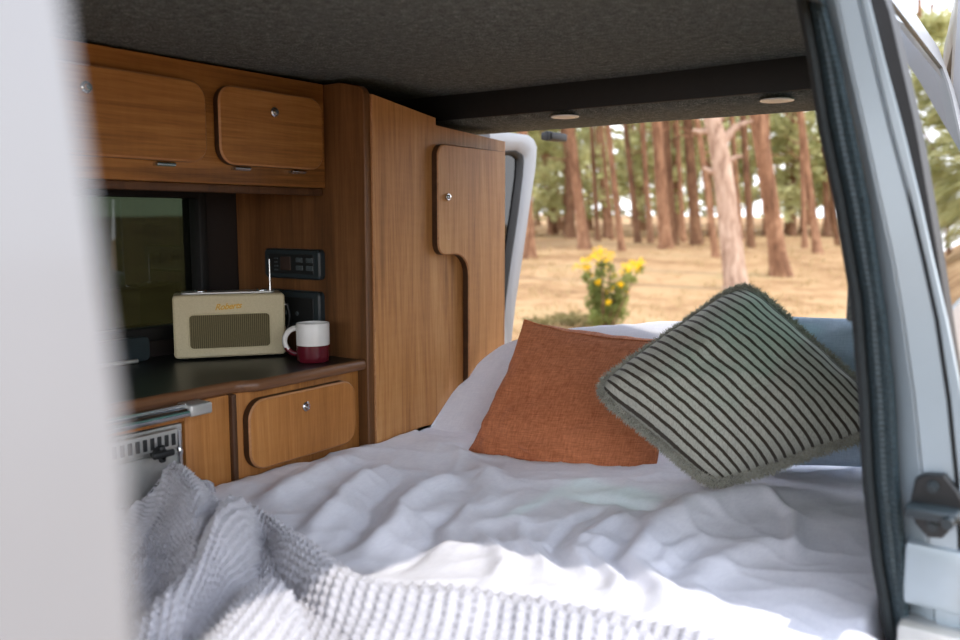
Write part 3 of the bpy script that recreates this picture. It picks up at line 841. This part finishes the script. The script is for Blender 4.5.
# fringe of the striped cushion
cs = root('striped_cushion', 'square grey cushion with dark stripes and fluffy fringe tilted on one corner', 'cushion', (stB.x, stB.y, min(v.co.z for v in bm_s.verts)))
bf = nb()
ctr = (stL + stB + stR + stT) / 4
m = len(seam_s); random.seed(11)
for k in range(m):
    for rep in range(60):
        f = random.random(); p = seam_s[k].lerp(seam_s[(k + 1) % m], f)
        o = (p - ctr); o -= n_s * o.dot(n_s); o.normalize()
        d = (o + n_s * random.uniform(-.9, 1.3) + Vector([random.uniform(-.8, .8) for _ in range(3)])).normalized()
        L = random.uniform(.014, .026); w = d.cross(n_s).normalized() * .0014
        if w.length < 1e-6: continue
        cd = Vector([random.uniform(-1.6, 1.6) for _ in range(3)])
        a = p - o * .004; mid = a + d * L * .55; e = a + (d + cd * .5).normalized() * L
        vs = [bf.verts.new(x) for x in (a - w, a + w, mid + w, mid - w, e)]
        bf.faces.new(vs[:4]); bf.faces.new((vs[3], vs[2], vs[4]))
link('cover', bm_s, 'stripes', cs)
fo = link('fringe', bf, 'fringe', cs, smooth=False, label='fluffy grey fringe')
fo['kind'] = 'stuff'
co_ = root('orange_cushion', 'plain rust orange linen cushion leaning on the white pillow', 'cushion', ((orA.x + orB.x) / 2, (orA.y + orB.y) / 2, min(v.co.z for v in bm_o.verts)))
link('cover', bm_o, 'rust', co_)
bs = nb(); tube(bs, [p for p in seam_o] + seam_o[:1], .0022, 6, cap=False)
for v in bs.verts: pass
push_back(bs, [t_s], FW, .008); link('piping', bs, 'rust', co_)
wp = link('pillow', bm_w, 'pillow'); tag(wp, 'plump white pillow behind the orange cushion against the wardrobe', 'pillow')
bp_ = link('pillow', bm_b, 'blue'); tag(bp_, 'pale blue pillow behind the striped cushion', 'pillow')

# ---- duvet
random.seed(5)
RID = []
def ridge(pts, w, h): RID.append(([atZ(x, y, -.515).to_2d() for x, y in pts], w, h))
ridge([(589, 571), (620, 540), (655, 514)], .018, .016)
ridge([(655, 604), (668, 565), (690, 534), (725, 514), (780, 502), (835, 494)], .05, .035)
ridge([(640, 600), (652, 560), (672, 530)], .022, -.022)
ridge([(489, 459), (500, 485), (506, 507)], .03, .012)
ridge([(560, 470), (620, 478), (700, 486), (760, 478)], .028, .006)
ridge([(600, 495), (650, 500), (700, 508)], .02, -.014)
ridge([(363, 548), (395, 520), (430, 490), (476, 469)], .024, .024)
ridge([(305, 532), (340, 500), (388, 465)], .022, .02)
ridge([(255, 507), (309, 482), (363, 452)], .03, .02)
ridge([(497, 530), (503, 575)], .015, .010)
ridge([(540, 520), (548, 570)], .014, .010)
ridge([(470, 500), (500, 520), (560, 520)], .025, .012)
ridge([(395, 560), (440, 520), (480, 500)], .02, -.016)
ridge([(340, 540), (372, 505), (410, 470)], .016, -.014)
ridge([(720, 600), (770, 560), (840, 540)], .03, .016)
ridge([(700, 580), (712, 560), (740, 540)], .012, .012)
ridge([(800, 500), (838, 520), (845, 560)], .014, .014)
ridge([(570, 560), (600, 520), (630, 505)], .012, -.012)
ridge([(420, 440), (470, 452), (520, 478)], .03, .014)
ridge([(615, 590), (618, 560), (640, 540)], .014, .012)
def segd(p, a, b):
    ab = b - a; L = ab.length_squared
    t = 0 if L == 0 else max(0, min(1, (p - a).dot(ab) / L)); return (p - (a + ab * t)).length, t
def duvet_base(x, y):
    z = -.536 + .012 * noise.noise((x * 2.3, y * 2.3, 1)) + .005 * noise.noise((x * 6, y * 6, 4))
    # sharp folds: ridged noise along a slanting direction
    wx = x + .05 * noise.noise((x * 4, y * 4, 8)); wy = y + .05 * noise.noise((x * 4, y * 4, 11))
    a = (wx * .8 + wy * .6); b = (-wx * .6 + wy * .8)
    rn = 1 - abs(noise.noise((a * 2.2, b * 7.5, 3)) * 2); z += .006 * max(0, rn) ** 2.5
    rn = 1 - abs(noise.noise((a * 9 + 3, b * 3.6, 6)) * 2); z += .004 * max(0, rn) ** 3
    rn = 1 - abs(noise.noise((x * 13, y * 9, 16)) * 2); z += .0025 * max(0, rn) ** 3
    p = Vector((x, y))
    for pts, w, h in RID:
        best = 9; 
        for k in range(len(pts) - 1):
            d, t = segd(p, pts[k], pts[k + 1])
            if d < best: best = d; tt = (k + t) / (len(pts) - 1)
        if best < w * 3:
            taper = min(1, tt * 4 + .25, (1 - tt) * 4 + .25)
            z += h * math.exp(-(best / w) ** 2) * taper
    return z
DX0, DX1, DY0, DY1 = -1.352, -.105, .25, 2.01
NXd, NYd = 190, 285
hz = [[0] * (NYd + 1) for _ in range(NXd + 1)]
trees4 = [t_s, t_o, t_w, t_b]
for i in range(NXd + 1):
    x = DX0 + (DX1 - DX0) * i / NXd
    for j in range(NYd + 1):
        y = DY0 + (DY1 - DY0) * j / NYd
        z = duvet_base(x, y)
        # lies down onto the kitchen fronts, drops over the bed's open side and the foot
        e = (x - DX1) * -1
        lim = .02
        if e < lim: z -= .05 * (1 - math.sqrt(max(0, 1 - (1 - e / lim) ** 2)))
        e = x - DX0
        if e < .05: z -= .012 * (1 - e / .05) ** 2
        z += .022 * max(0, 1 - e / .35)
        hz[i][j] = z
hm = [[hz[i][j] for j in range(NYd + 1)] for i in range(NXd + 1)]
for i in range(NXd + 1):
    x = DX0 + (DX1 - DX0) * i / NXd
    for j in range(NYd + 1):
        y = DY0 + (DY1 - DY0) * j / NYd
        if y < 1.15: continue
        for t in trees4:
            h = t.ray_cast(Vector((x, y, -.9)), Vector((0, 0, 1)), 1.0)
            if h[0] is not None: hm[i][j] = min(hm[i][j], h[0].z - .012)
# ease the dents so that cloth curves under the cushions
for it in range(5):
    for i in range(1, NXd):
        for j in range(1, NYd):
            mn = (hm[i - 1][j] + hm[i + 1][j] + hm[i][j - 1] + hm[i][j + 1]) / 4
            if mn < hm[i][j] and mn < hz[i][j] - .002: hm[i][j] = .5 * hm[i][j] + .5 * mn
for i in range(NXd + 1):
    for j in range(NYd + 1): hm[i][j] = max(hm[i][j], -.575 if i > 34 else hz[i][j] - .010)
def duvet_z(x, y):
    fi = (x - DX0) / (DX1 - DX0) * NXd; fj = (y - DY0) / (DY1 - DY0) * NYd
    fi = max(0, min(NXd - 1e-6, fi)); fj = max(0, min(NYd - 1e-6, fj)); i, j = int(fi), int(fj); a, b = fi - i, fj - j
    return (hm[i][j] * (1 - a) + hm[i + 1][j] * a) * (1 - b) + (hm[i][j + 1] * (1 - a) + hm[i + 1][j + 1] * a) * b
bm = nb(); gv = []
for i in range(NXd + 1):
    x = DX0 + (DX1 - DX0) * i / NXd
    # keep clear of the jamb: the side tucks inward beyond it
    gv.append([])
    for j in range(NYd + 1):
        y = DY0 + (DY1 - DY0) * j / NYd
        xx = x
        if y > 1.08:
            k = min(1, (y - 1.08) / .06); lim = DX1 - .088 * k
            xx = DX0 + (x - DX0) * (lim - DX0) / (DX1 - DX0)
        if y > yd - .1: pass
        gv[i].append(bm.verts.new((max(xx, (KX + .018 if y < yc else KX + .006) if y < WY else (WF + .006 if y < 1.66 else WF + .026)), y, hm[i][j])))
for i in range(NXd):
    for j in range(NYd): bm.faces.new((gv[i][j], gv[i + 1][j], gv[i + 1][j + 1], gv[i][j + 1]))
bord = [gv[i][0] for i in range(NXd + 1)] + [gv[NXd][j] for j in range(1, NYd + 1)] + [gv[i][NYd] for i in range(NXd - 1, -1, -1)] + [gv[0][j] for j in range(NYd - 1, 0, -1)]
low = [bm.verts.new((v.co.x - (.004 if v.co.x > -.5 else 0), v.co.y, min(v.co.z - .01, -.634))) for v in bord]
for k in range(len(bord)): bm.faces.new((bord[k - 1], bord[k], low[k], low[k - 1]))
bmesh.ops.remove_doubles(bm, verts=bm.verts[:], dist=1e-5)
bmesh.ops.recalc_face_normals(bm, faces=bm.faces[:])
dv = link('duvet', bm, 'linen', angle=80); tag(dv, 'rumpled white cotton duvet spread across the van bed', 'duvet')

# ---- knitted throw
ED = [(96, 480), (150, 470), (182, 476), (204, 498), (222, 512), (240, 508), (262, 512), (292, 532), (318, 556), (360, 572), (410, 580), (470, 585), (530, 590), (600, 602), (660, 612), (730, 628), (800, 648), (880, 690)]
edge = [atZ(x, y, -.50).to_2d() for x, y in ED]
Ls = [0]
for a, b in zip(edge, edge[1:]): Ls.append(Ls[-1] + (b - a).length)
def on_edge(s):
    s = max(0, min(Ls[-1] - 1e-6, s))
    for k in range(len(edge) - 1):
        if s <= Ls[k + 1]: return edge[k].lerp(edge[k + 1], (s - Ls[k]) / (Ls[k + 1] - Ls[k]))
def edge_s(px):   # arc length at the outline point nearest a picture column
    for k in range(len(ED) - 1):
        if px <= ED[k + 1][0]: return Ls[k] + (Ls[k + 1] - Ls[k]) * (px - ED[k][0]) / (ED[k + 1][0] - ED[k][0])
    return Ls[-1]
def edge_smooth(s, w=.05):
    acc = Vector((0, 0))
    for k in range(-3, 4): acc += on_edge(s + w * k / 3)
    return acc / 7
NS, NTt = 660, 270
TL = .62
def pdir(a, b): return (atZ(b[0], b[1], -.5).to_2d() - atZ(a[0], a[1], -.5).to_2d()).normalized()
DIRS = [(0.0, pdir((96, 480), (40, 560))), (.30, pdir((240, 508), (170, 640))), (.45, pdir((318, 556), (230, 680))), (.62, pdir((470, 585), (420, 700))), (1.0, pdir((800, 648), (770, 760)))]
def rib_dir(f):
    for (fa, a), (fb, b) in zip(DIRS, DIRS[1:]):
        if f <= fb:
            k = (f - fa) / (fb - fa); k = k * k * (3 - 2 * k); return (a * (1 - k) + b * k).normalized()
    return DIRS[-1][1]
TR = []
def tridge(pts, w, h): TR.append(([atZ(x, y, -.49).to_2d() for x, y in pts], w, h))
tridge([(158, 478), (190, 508), (205, 545), (208, 580)], .035, .055)      # bunched fold at the kitchen
tridge([(215, 520), (205, 560), (185, 590)], .016, -.03)
tridge([(238, 514), (232, 550), (205, 590), (150, 640)], .034, .052)
tridge([(262, 520), (268, 560), (282, 588)], .016, -.03)
tridge([(272, 520), (310, 560), (345, 592), (400, 605), (500, 612), (600, 632), (700, 652)], .032, .03)
tridge([(282, 592), (250, 630), (215, 680)], .05, .045)
tridge([(286, 575), (310, 605), (338, 640), (360, 680)], .018, -.03)
tridge([(365, 640), (440, 640), (560, 655)], .022, -.016)
def throw_h(p):
    z = 0
    for pts, w, h in TR:
        best = 9
        for k in range(len(pts) - 1):
            d, t = segd(p, pts[k], pts[k + 1])
            if d < best: best = d; tt = (k + t) / (len(pts) - 1)
        if best < w * 3: z += h * math.exp(-(best / w) ** 2) * min(1, tt * 5 + .4, (1 - tt) * 5 + .4)
    return z
PS, PT = .0178, .0138
top = []; basez = []; P3 = []
for i in range(NS + 1):
    s = Ls[-1] * i / NS; e = edge_smooth(s, .035); dr = rib_dir(i / NS)
    P3.append([]); basez.append([])
    for j in range(NTt + 1):
        t = TL * (j / NTt)
        p = e + dr * t
        p += Vector((noise.noise((s * 6, t * 6, 1)), noise.noise((s * 6, t * 6, 5)))) * .010
        p.x = max(p.x, KX + .042)
        zb_ = duvet_z(p.x, p.y)
        rim = math.sqrt(max(0, 1 - (1 - min(1, t / .022)) ** 2))
        z = zb_ + .006 + .020 * rim + throw_h(p) * (.35 + .65 * rim) + .006 * noise.noise((p.x * 9, p.y * 9, 2))
        z = max(z, zb_ + .006 + .012 * rim)
        P3[i].append(Vector((p.x, p.y, z))); basez[i].append(zb_)
# yarn coordinates follow the cloth's own length, so stitches keep their size over the folds
sacc = [0]
for i in range(1, NS + 1): sacc.append(sacc[-1] + sum((P3[i][j] - P3[i - 1][j]).length for j in (10, 40, 80)) / 3)
for i in range(NS + 1):
    top.append([]); tl = 0
    for j in range(NTt + 1):
        if j: tl += (P3[i][j] - P3[i][j - 1]).length
        rib = math.cos(2 * math.pi * sacc[i] / PS)
        st = math.cos(2 * math.pi * tl / PT + (math.pi if rib < 0 else 0))
        rel = .0026 * rib + .0024 * st * (.4 + .6 * abs(rib)) + .0005 * noise.noise((sacc[i] * 300, tl * 300, 0))
        top[i].append((P3[i][j], rel))
bm = nb(); tv = []
for i in range(NS + 1):
    row = []
    for j in range(NTt + 1):
        p, rel = top[i][j]
        a = top[min(i + 1, NS)][j][0] - top[max(i - 1, 0)][j][0]; b = top[i][min(j + 1, NTt)][0] - top[i][max(j - 1, 0)][0]
        nn = a.cross(b)
        nn = nn.normalized() if nn.length > 1e-9 else Vector((0, 0, 1))
        if nn.z < 0: nn = -nn
        q = p + nn * rel; q.z = max(q.z, basez[i][j] + .004)
        row.append(bm.verts.new(q))
    tv.append(row)
for i in range(NS):
    for j in range(NTt): bm.faces.new((tv[i][j], tv[i][j + 1], tv[i + 1][j + 1], tv[i + 1][j]))
bord = [tv[i][0] for i in range(NS + 1)] + [tv[NS][j] for j in range(1, NTt + 1)] + [tv[i][NTt] for i in range(NS - 1, -1, -1)] + [tv[0][j] for j in range(NTt - 1, 0, -1)]
low = [bm.verts.new((v.co.x, v.co.y, duvet_z(v.co.x, v.co.y) + .0025)) for v in bord]
for k in range(len(bord)): bm.faces.new((bord[k - 1], bord[k], low[k], low[k - 1]))
bmesh.ops.recalc_face_normals(bm, faces=bm.faces[:])
th = link('throw', bm, 'knit', angle=180); tag(th, 'pale grey chunky rib knit throw bunched at the foot of the bed', 'blanket')

# ---- lamps in the rear lip
cl = None
for px, py, lab in ((565, 116, 'round white ceiling light in the rear lining nearer the wardrobe'), (777, 99.5, 'round white ceiling light in the rear lining nearer the door jamb')):
    c = atZ(px, py, LIPZ)
    if cl is None:
        cl = root('ceiling_light', lab, 'light', (c.x, c.y, LIPZ - .006), 'ceiling lights in the rear lining')
        bm = nb(); lathe(bm, [(.024, .0025), (.030, .0025), (.0335, .004), (.0335, .006), (.024, .006)], (c.x, c.y, LIPZ - .0065), seg=36); link('rim', bm, 'mug_w', cl)
        bm = nb(); lathe(bm, [(0, .0018), (.018, .002), (.0238, .003), (.0238, .0055), (0, .0055)], (c.x, c.y, LIPZ - .0065), seg=36); link('lens', bm, 'lamp', cl)
        first = c
    else:
        o = copy_tree(cl); o.location = (c.x, c.y, LIPZ - .006 + H); o['label'] = lab

# ================================================================== THE FOREST
def gz(x, y):
    p = Vector((x, y, 0)); d = p.dot(FW); r = p.dot(RT)
    k = min(1, max(0, (d - 12) / 16)); k = k * k * (3 - 2 * k)
    z = .75 * k + .02 * max(0, d - 32)
    if d > 5: z += .05 * noise.noise((x * .35, y * .35, 0)) * min(1, (d - 5) / 4)
    return z
def ghit(px, py):
    d = ray(px, py); t = 3.0
    while t < 60:
        p = d * t
        if p.z + H <= gz(p.x, p.y): return p
        t += .02
    return d * 34 if d.z < 0 else d * 34
bm = nb(); rows = []
def axisv():
    v = [-70 + 2.5 * k for k in range(18)] + [-25 + .7 * k for k in range(72)] + [25.5 + 2.5 * k for k in range(20)]
    return v
ax = axisv()
for x in ax: rows.append([bm.verts.new((x - 12, y + 18, gz(x - 12, y + 18) - H)) for y in ax])
for a, b in zip(rows, rows[1:]):
    for k in range(len(ax) - 1): bm.faces.new((a[k], b[k], b[k + 1], a[k + 1]))
link('ground', bm, 'soil', kind='structure')

def blob_leaves(bm, centers, n, size, rnd, flat=1.0):
    for (c, r) in centers:
        for _ in range(n):
            d = Vector((rnd.gauss(0, 1), rnd.gauss(0, 1), rnd.gauss(0, 1) * flat)).normalized() * r * rnd.random() ** .45
            d.z *= flat
            p = Vector(c) + d; s = size * rnd.uniform(.5, 1.3)
            a = Vector((rnd.uniform(-1, 1), rnd.uniform(-1, 1), rnd.uniform(-.6, .6))).normalized(); b = a.orthogonal().normalized()
            b = Matrix.Rotation(rnd.uniform(0, 6.28), 3, a) @ b
            vs = [bm.verts.new(p + a * s), bm.verts.new(p + b * s * .35), bm.verts.new(p - a * s), bm.verts.new(p - b * s * .35)]
            bm.faces.new(vs)
# crown meshes shared by copies (built about the origin)
def crown_mesh(name, seed, hgt, wid, k, n, size, mat):
    rnd = random.Random(seed); bm = nb(); cs_ = []
    for i in range(k):
        t = rnd.random(); rr_ = wid * (1 - .7 * t) * rnd.uniform(.3, 1); a = rnd.uniform(0, 6.28)
        cs_.append((Vector((rr_ * math.cos(a), rr_ * math.sin(a), t * hgt)), rnd.uniform(.45, .95)))
    blob_leaves(bm, cs_, n, size, rnd, .65)
    me = bpy.data.meshes.new(name); bm.to_mesh(me); bm.free(); me.materials.append(M[mat]); return me
crownA = [crown_mesh('foliage', s, 4.5, 2.1, 26, 70, .22, 'needles') for s in (1, 2, 3)]
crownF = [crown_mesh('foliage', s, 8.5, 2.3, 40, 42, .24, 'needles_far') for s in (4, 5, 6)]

def trunk(bm, base, dirv, height, r0, r1, rnd, bend=.12, seg=12):
    n = 22; path = []; rad = []
    ph = rnd.uniform(0, 6); side = RT
    for k in range(n + 1):
        t = k / n; t = t ** 1.25
        p = base + dirv * height * t + side * bend * math.sin(t * 5 + ph) * t + FW * bend * .6 * math.sin(t * 4 + ph * 2) * t
        fl = 1 + .45 * math.exp(-t * height / .35)
        path.append(p); rad.append((r0 + (r1 - r0) * t) * fl * (1 + .06 * rnd.uniform(-1, 1)))
    tube(bm, path, rad, seg)
    return path, rad
ORD = ['first', 'second', 'third', 'fourth', 'fifth', 'sixth', 'seventh', 'eighth', 'ninth', 'tenth', 'eleventh', 'twelfth', 'thirteenth', 'fourteenth', 'fifteenth', 'sixteenth']
# base px, base py, top px (at row 120), width px, bark, label
TREES = [
    (530, 258, 522, 11, 'bark', 'pine trunk half hidden by the white rear door frame'),
    (553, 234, 544, 9, 'bark', 'straight brown pine trunk just clear of the white rear door'),
    (571, 238, 566, 9, 'bark_dark', 'dark pine trunk touching a paler leaning one near the rear door'),
    (585, 249, 570, 11, 'bark', 'leaning light brown pine crossing a dark trunk near the rear door'),
    (598, 241, 592, 5, 'bark_dark', 'thin dark pine above the yellow flowering bush'),
    (622, 251, 608, 6.5, 'bark', 'thin leaning pine just beyond the yellow flowers, its base lower than its neighbours'),
    (638, 243, 626, 6.5, 'bark_dark', 'thin pine second beyond the yellow flowers'),
    (651, 243, 642, 6, 'bark', 'thin pine close beside the thick dark pine, on its flowering bush side'),
    (666, 249, 656, 12, 'bark', 'thick dark brown pine midway between the bush and the pale forked trunk'),
    (674, 245, 666, 8, 'bark_dark', 'pine trunk pressed against the thick brown pine on its far side'),
    (684, 242, 676, 5, 'bark', 'very thin pine between two darker trunks in the middle of the forest'),
    (697, 245, 688, 11, 'bark_dark', 'dark pine behind the pale forked trunk on its bush side'),
    (716, 257, 697, 6.5, 'bark', 'slender tilted pine leaning behind the pale trunk'),
    (741, 240, 731, 6, 'bark', 'slender reddish pine showing behind the pale forked trunk'),
    (751, 248, 744, 7.5, 'bark_dark', 'dark pine between the two thickest pale trunks'),
    (781, 276, 758, 17, 'bark', 'large brown pine with flared foot beside the pale forked trunk'),
    (805, 248, 800, 5.5, 'bark', 'thin far pine behind the lone slim trunk by the door jamb'),
    (818, 253, 801, 8.5, 'bark', 'lone slim brown pine nearest the black door seal'),
    (838, 246, 826, 5, 'bark_dark', 'thin far pine almost touching the black door seal'),
    (728, 238, 722, 4.5, 'bark_dark', 'thin dark pine half hidden behind the pale forked trunk'),
    (612, 240, 602, 4, 'bark', 'very thin pale pine in the gap beyond the yellow bush'),
    (771, 244, 768, 5, 'bark', 'thin pine partly covered by the large flared pine'),
]
rnd = random.Random(3)
for k, (bx, by, tx, w, mat, lab) in enumerate(TREES):
    p = ghit(bx, by); dist = p.dot(FW); base = Vector((p.x, p.y, gz(p.x, p.y) - H - .04))
    tp = atD(tx, 120, dist + rnd.uniform(-.3, .3)); dv_ = (tp - base).normalized()
    r0 = .5 * w * dist / F
    o = root('pine_tree', lab, 'tree', base + Vector((0, 0, .03)), 'pine trees in the clearing')
    hgt = rnd.uniform(11, 14)
    bm = nb(); path, rad = trunk(bm, base, dv_, hgt, r0, r0 * .55, rnd, .10)
    link('trunk', bm, mat, o)
    for _ in range(rnd.randint(2, 4)):
        i = rnd.randint(7, 13); q0 = path[i]; sd = RT * rnd.choice((-1, 1)) + FW * rnd.uniform(-.5, .5) + Vector((0, 0, rnd.uniform(-.1, .5)))
        bm = nb(); L = rnd.uniform(.4, 1.1); tube(bm, [q0, q0 + sd * L * .5, q0 + sd * L + Vector((0, 0, .1))], [.03, .02, .008], 6); link('dead_branch', bm, mat, o)
    f = bpy.data.objects.new('foliage', crownA[k % 3]); COL.objects.link(f); f.parent = o
    f.location = path[16] + Vector((0, 0, H)) - o.location; f.rotation_euler.z = rnd.uniform(0, 6.28); s = rnd.uniform(.75, 1.0); f.scale = (s, s, 1)
# pale forked pine
p = ghit(735, 289); dist = p.dot(FW); base = Vector((p.x, p.y, gz(p.x, p.y) - H - .05))
o = root('pine_tree', 'thick pale pine with a bare forked branch and stubs rising behind the striped cushion', 'tree', base + Vector((0, 0, .04)), 'pine trees in the clearing')
bm = nb(); P = lambda x, y: atD(x, y, dist)
cp = [(737, 292), (736, 285), (733, 260), (729, 225), (725, 190), (721, 160), (717, 138), (712, 120), (706, 90), (700, 60), (694, 20), (690, -40), (684, -120), (680, -200)]
cr_ = [15, 12.5, 11.2, 10.4, 9.8, 9.4, 9, 8, 8, 7.5, 7, 6.5, 6, 5]
tube(bm, [base] + [P(*c) for c in cp[1:]], [r * dist / F for r in cr_], 14); link('trunk', bm, 'bark_pale', o)
for pts, rads in (([(718, 146), (726, 138), (733, 129), (742, 124), (752, 121)], [6, 5, 4, 3, 1.6]), ([(714, 135), (706, 131), (699, 132), (693, 130)], [5, 3.6, 2.6, 1.4]),
                  ([(725, 162), (735, 158), (742, 156)], [3.6, 2.8, 1.6]), ([(721, 175), (710, 171), (703, 168)], [4, 3, 1.6]), ([(714, 126), (722, 112), (735, 98)], [5, 4, 3])):
    bm = nb(); tube(bm, [P(*c) for c in pts], [r * dist / F for r in rads], 10); link('bare_branch', bm, 'bark_pale', o)
f = bpy.data.objects.new('foliage', crownA[1]); COL.objects.link(f); f.parent = o; f.location = P(684, -120) + Vector((0, 0, H)) - o.location

# dense far pines behind the clearing
bmt = nb(); rnd = random.Random(9); trunk(bmt, Vector((0, 0, -H)), Vector((0, 0, 1)), 10, .16, .08, rnd, .1, 8)
for v in bmt.verts: v.co.z += H
ft = bpy.data.meshes.new('trunk'); bmt.to_mesh(ft); bmt.free(); ft.materials.append(M['bark'])
k = 0
for row, (d0, n_, r0_, r1_) in enumerate(((37, 22, -1, 33), (44, 23, -2, 38), (53, 24, -3, 43))):
    for i in range(n_):
        d = d0 + rnd.uniform(-2, 2); r_ = r0_ + (r1_ - r0_) * (i + rnd.uniform(.1, .9)) / n_
        b = G(r_, d, 0); b.z = gz(b.x, b.y) - H
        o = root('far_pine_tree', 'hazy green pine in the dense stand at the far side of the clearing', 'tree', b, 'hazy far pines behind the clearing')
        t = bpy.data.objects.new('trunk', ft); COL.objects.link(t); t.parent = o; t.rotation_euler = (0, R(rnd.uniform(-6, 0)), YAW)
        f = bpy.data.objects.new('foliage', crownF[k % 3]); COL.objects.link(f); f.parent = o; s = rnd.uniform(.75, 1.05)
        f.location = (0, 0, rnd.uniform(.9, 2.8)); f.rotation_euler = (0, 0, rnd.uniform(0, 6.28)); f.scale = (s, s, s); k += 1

# gorse bush in flower
p = ghit(604, 331); bz = Vector((p.x, p.y, gz(p.x, p.y) - H)); dist = p.dot(FW)
gb = root('gorse_bush', 'small green gorse bush with yellow flowers beyond the orange cushion', 'bush', bz)
rnd = random.Random(21)
Q = lambda x, y: atD(x, y, dist + rnd.uniform(-.25, .25))
tips = [(588, 262), (596, 258), (602, 255), (610, 262), (632, 266), (640, 262), (627, 272), (618, 280), (600, 275), (590, 290), (625, 292), (610, 300), (585, 272), (597, 268), (622, 310), (592, 312)]
bm = nb()
for x, y in tips: tube(bm, [bz + Vector((rnd.uniform(-.08, .08), rnd.uniform(-.08, .08), -.02)), Q(604 + (x - 604) * .5, (y + 331) / 2 + 8), Q(x, y + 3)], [.014, .009, .004], 5)
link('stem', bm, 'bark_dark', gb)
bm = nb()
for x, y in tips:
    for t in (.35, .5, .65, .8, .92):
        c = bz.lerp(Q(x, y + 2), t); c += RT * .05 * math.sin(t * 9 + x)
        blob_leaves(bm, [(c, .13 * (1.25 - .75 * t))], 26, .05, rnd)
link('foliage', bm, 'gorse', gb)
bm = nb()
for x, y in [(594, 256), (600, 254), (605, 258), (588, 260), (598, 262), (608, 263), (634, 266), (639, 264), (630, 269), (622, 272), (626, 292), (608, 302), (590, 275), (586, 268), (612, 288), (598, 282), (576, 268), (642, 262), (602, 250), (610, 256), (596, 252), (626, 266), (637, 270), (604, 270), (614, 276), (594, 296), (620, 284), (584, 262), (606, 292), (632, 262)]:
    blob_leaves(bm, [(Q(x, y), (.045 if y > 270 else .07))], 30, .026, rnd)
link('flowers', bm, 'flower', gb, label='yellow flowers')
# low scrub by the bush
for x, y, wd_, lab in ((560, 327, .45, 'low dull scrub on the litter between the rear door and gorse bush'), (583, 322, .38, 'low dark scrub tucked against the foot of the gorse bush')):
    p = ghit(x, y); b = Vector((p.x, p.y, gz(p.x, p.y) - H)); bm = nb()
    blob_leaves(bm, [(b + RT * rnd.uniform(-wd_, wd_) + FW * rnd.uniform(-.2, .2) + Vector((0, 0, .07)), .14) for _ in range(9)], 60, .05, rnd, .6)
    o = link('scrub', bm, 'scrub'); tag(o, lab, 'bush')
# dry grass on the litter
bm = nb(); rnd = random.Random(31)
for _ in range(2600):
    d = 6 + 23 * rnd.random() ** 1.1; r_ = d * rnd.uniform(-.02, .52)
    b = G(r_, d, 0); b.z = gz(b.x, b.y) - H
    if noise.noise((b.x * .5, b.y * .5, 7)) < -.05: continue
    for _2 in range(5):
        h_ = rnd.uniform(.05, .16); a = Vector((rnd.uniform(-1, 1), rnd.uniform(-1, 1), 0)); w = a.normalized().cross(Vector((0, 0, 1))) * .008; bb = b + a * .06
        bm.faces.new([bm.verts.new(bb - w), bm.verts.new(bb + w), bm.verts.new(bb + a * h_ * .7 + Vector((0, 0, h_)))])
o = link('dry_grass', bm, 'straw', smooth=False); tag(o, 'short dry straw grass scattered over the forest floor', 'grass', kind='stuff')

# ================================================================== LIGHT AND CAMERA
w = bpy.data.worlds.new('sky'); SC.world = w; w.use_nodes = True; nt = w.node_tree; nt.nodes.clear()
tc = nt.nodes.new('ShaderNodeTexCoord'); sx = nt.nodes.new('ShaderNodeSeparateXYZ'); nt.links.new(tc.outputs['Generated'], sx.inputs[0])
cn = nt.nodes.new('ShaderNodeTexNoise'); cn.inputs['Scale'].default_value = 3.2; cn.inputs['Detail'].default_value = 6; nt.links.new(tc.outputs['Generated'], cn.inputs['Vector'])
cr2 = nt.nodes.new('ShaderNodeValToRGB'); cr2.color_ramp.elements[0].position = .42; cr2.color_ramp.elements[1].position = .62; nt.links.new(cn.outputs['Fac'], cr2.inputs['Fac'])
gr2 = nt.nodes.new('ShaderNodeValToRGB'); el = gr2.color_ramp.elements
el[0].position = 0; el[0].color = (.90, .94, 1, 1); el[1].position = .8; el[1].color = (.46, .58, .86, 1); nt.links.new(sx.outputs[2], gr2.inputs['Fac'])
mxs = nt.nodes.new('ShaderNodeMix'); mxs.data_type = 'RGBA'; nt.links.new(cr2.outputs['Color'], mxs.inputs[0]); nt.links.new(gr2.outputs['Color'], mxs.inputs[6]); mxs.inputs[7].default_value = (.95, .96, 1, 1)
bg = nt.nodes.new('ShaderNodeBackground'); bg.inputs[1].default_value = 1.45; wo = nt.nodes.new('ShaderNodeOutputWorld')
nt.links.new(mxs.outputs[2], bg.inputs[0]); nt.links.new(bg.outputs[0], wo.inputs[0])
sun = bpy.data.lights.new('sun', 'SUN'); sun.energy = 1.2; sun.angle = R(.8); sun.color = (1, .95, .88)
so = bpy.data.objects.new('sun', sun); COL.objects.link(so); so.location = (8, 0, 12)
sd = Vector((-math.cos(R(55)), -.07, -math.sin(R(55))))
so.rotation_euler = sd.to_track_quat('-Z', 'Y').to_euler()

cam = bpy.data.cameras.new('camera'); cam.sensor_width = 36; cam.lens = F * 36 / 960; cam.clip_start = .02; cam.clip_end = 300
cam.dof.use_dof = True; cam.dof.focus_distance = 1.9; cam.dof.aperture_fstop = 2.8
ob = bpy.data.objects.new('camera', cam); COL.objects.link(ob); ob.location = (0, 0, H); ob.rotation_euler = (R(90) - PITCH, 0, YAW)
SC.camera = ob
SC.view_settings.view_transform = 'Standard'; SC.view_settings.look = 'None'; SC.view_settings.gamma = 1; SC.view_settings.exposure = 1.25
SC.view_settings.use_curve_mapping = False
SC.cycles.use_denoising = True
SC.cycles.max_bounces = 12; SC.cycles.diffuse_bounces = 7; SC.cycles.transparent_max_bounces = 16
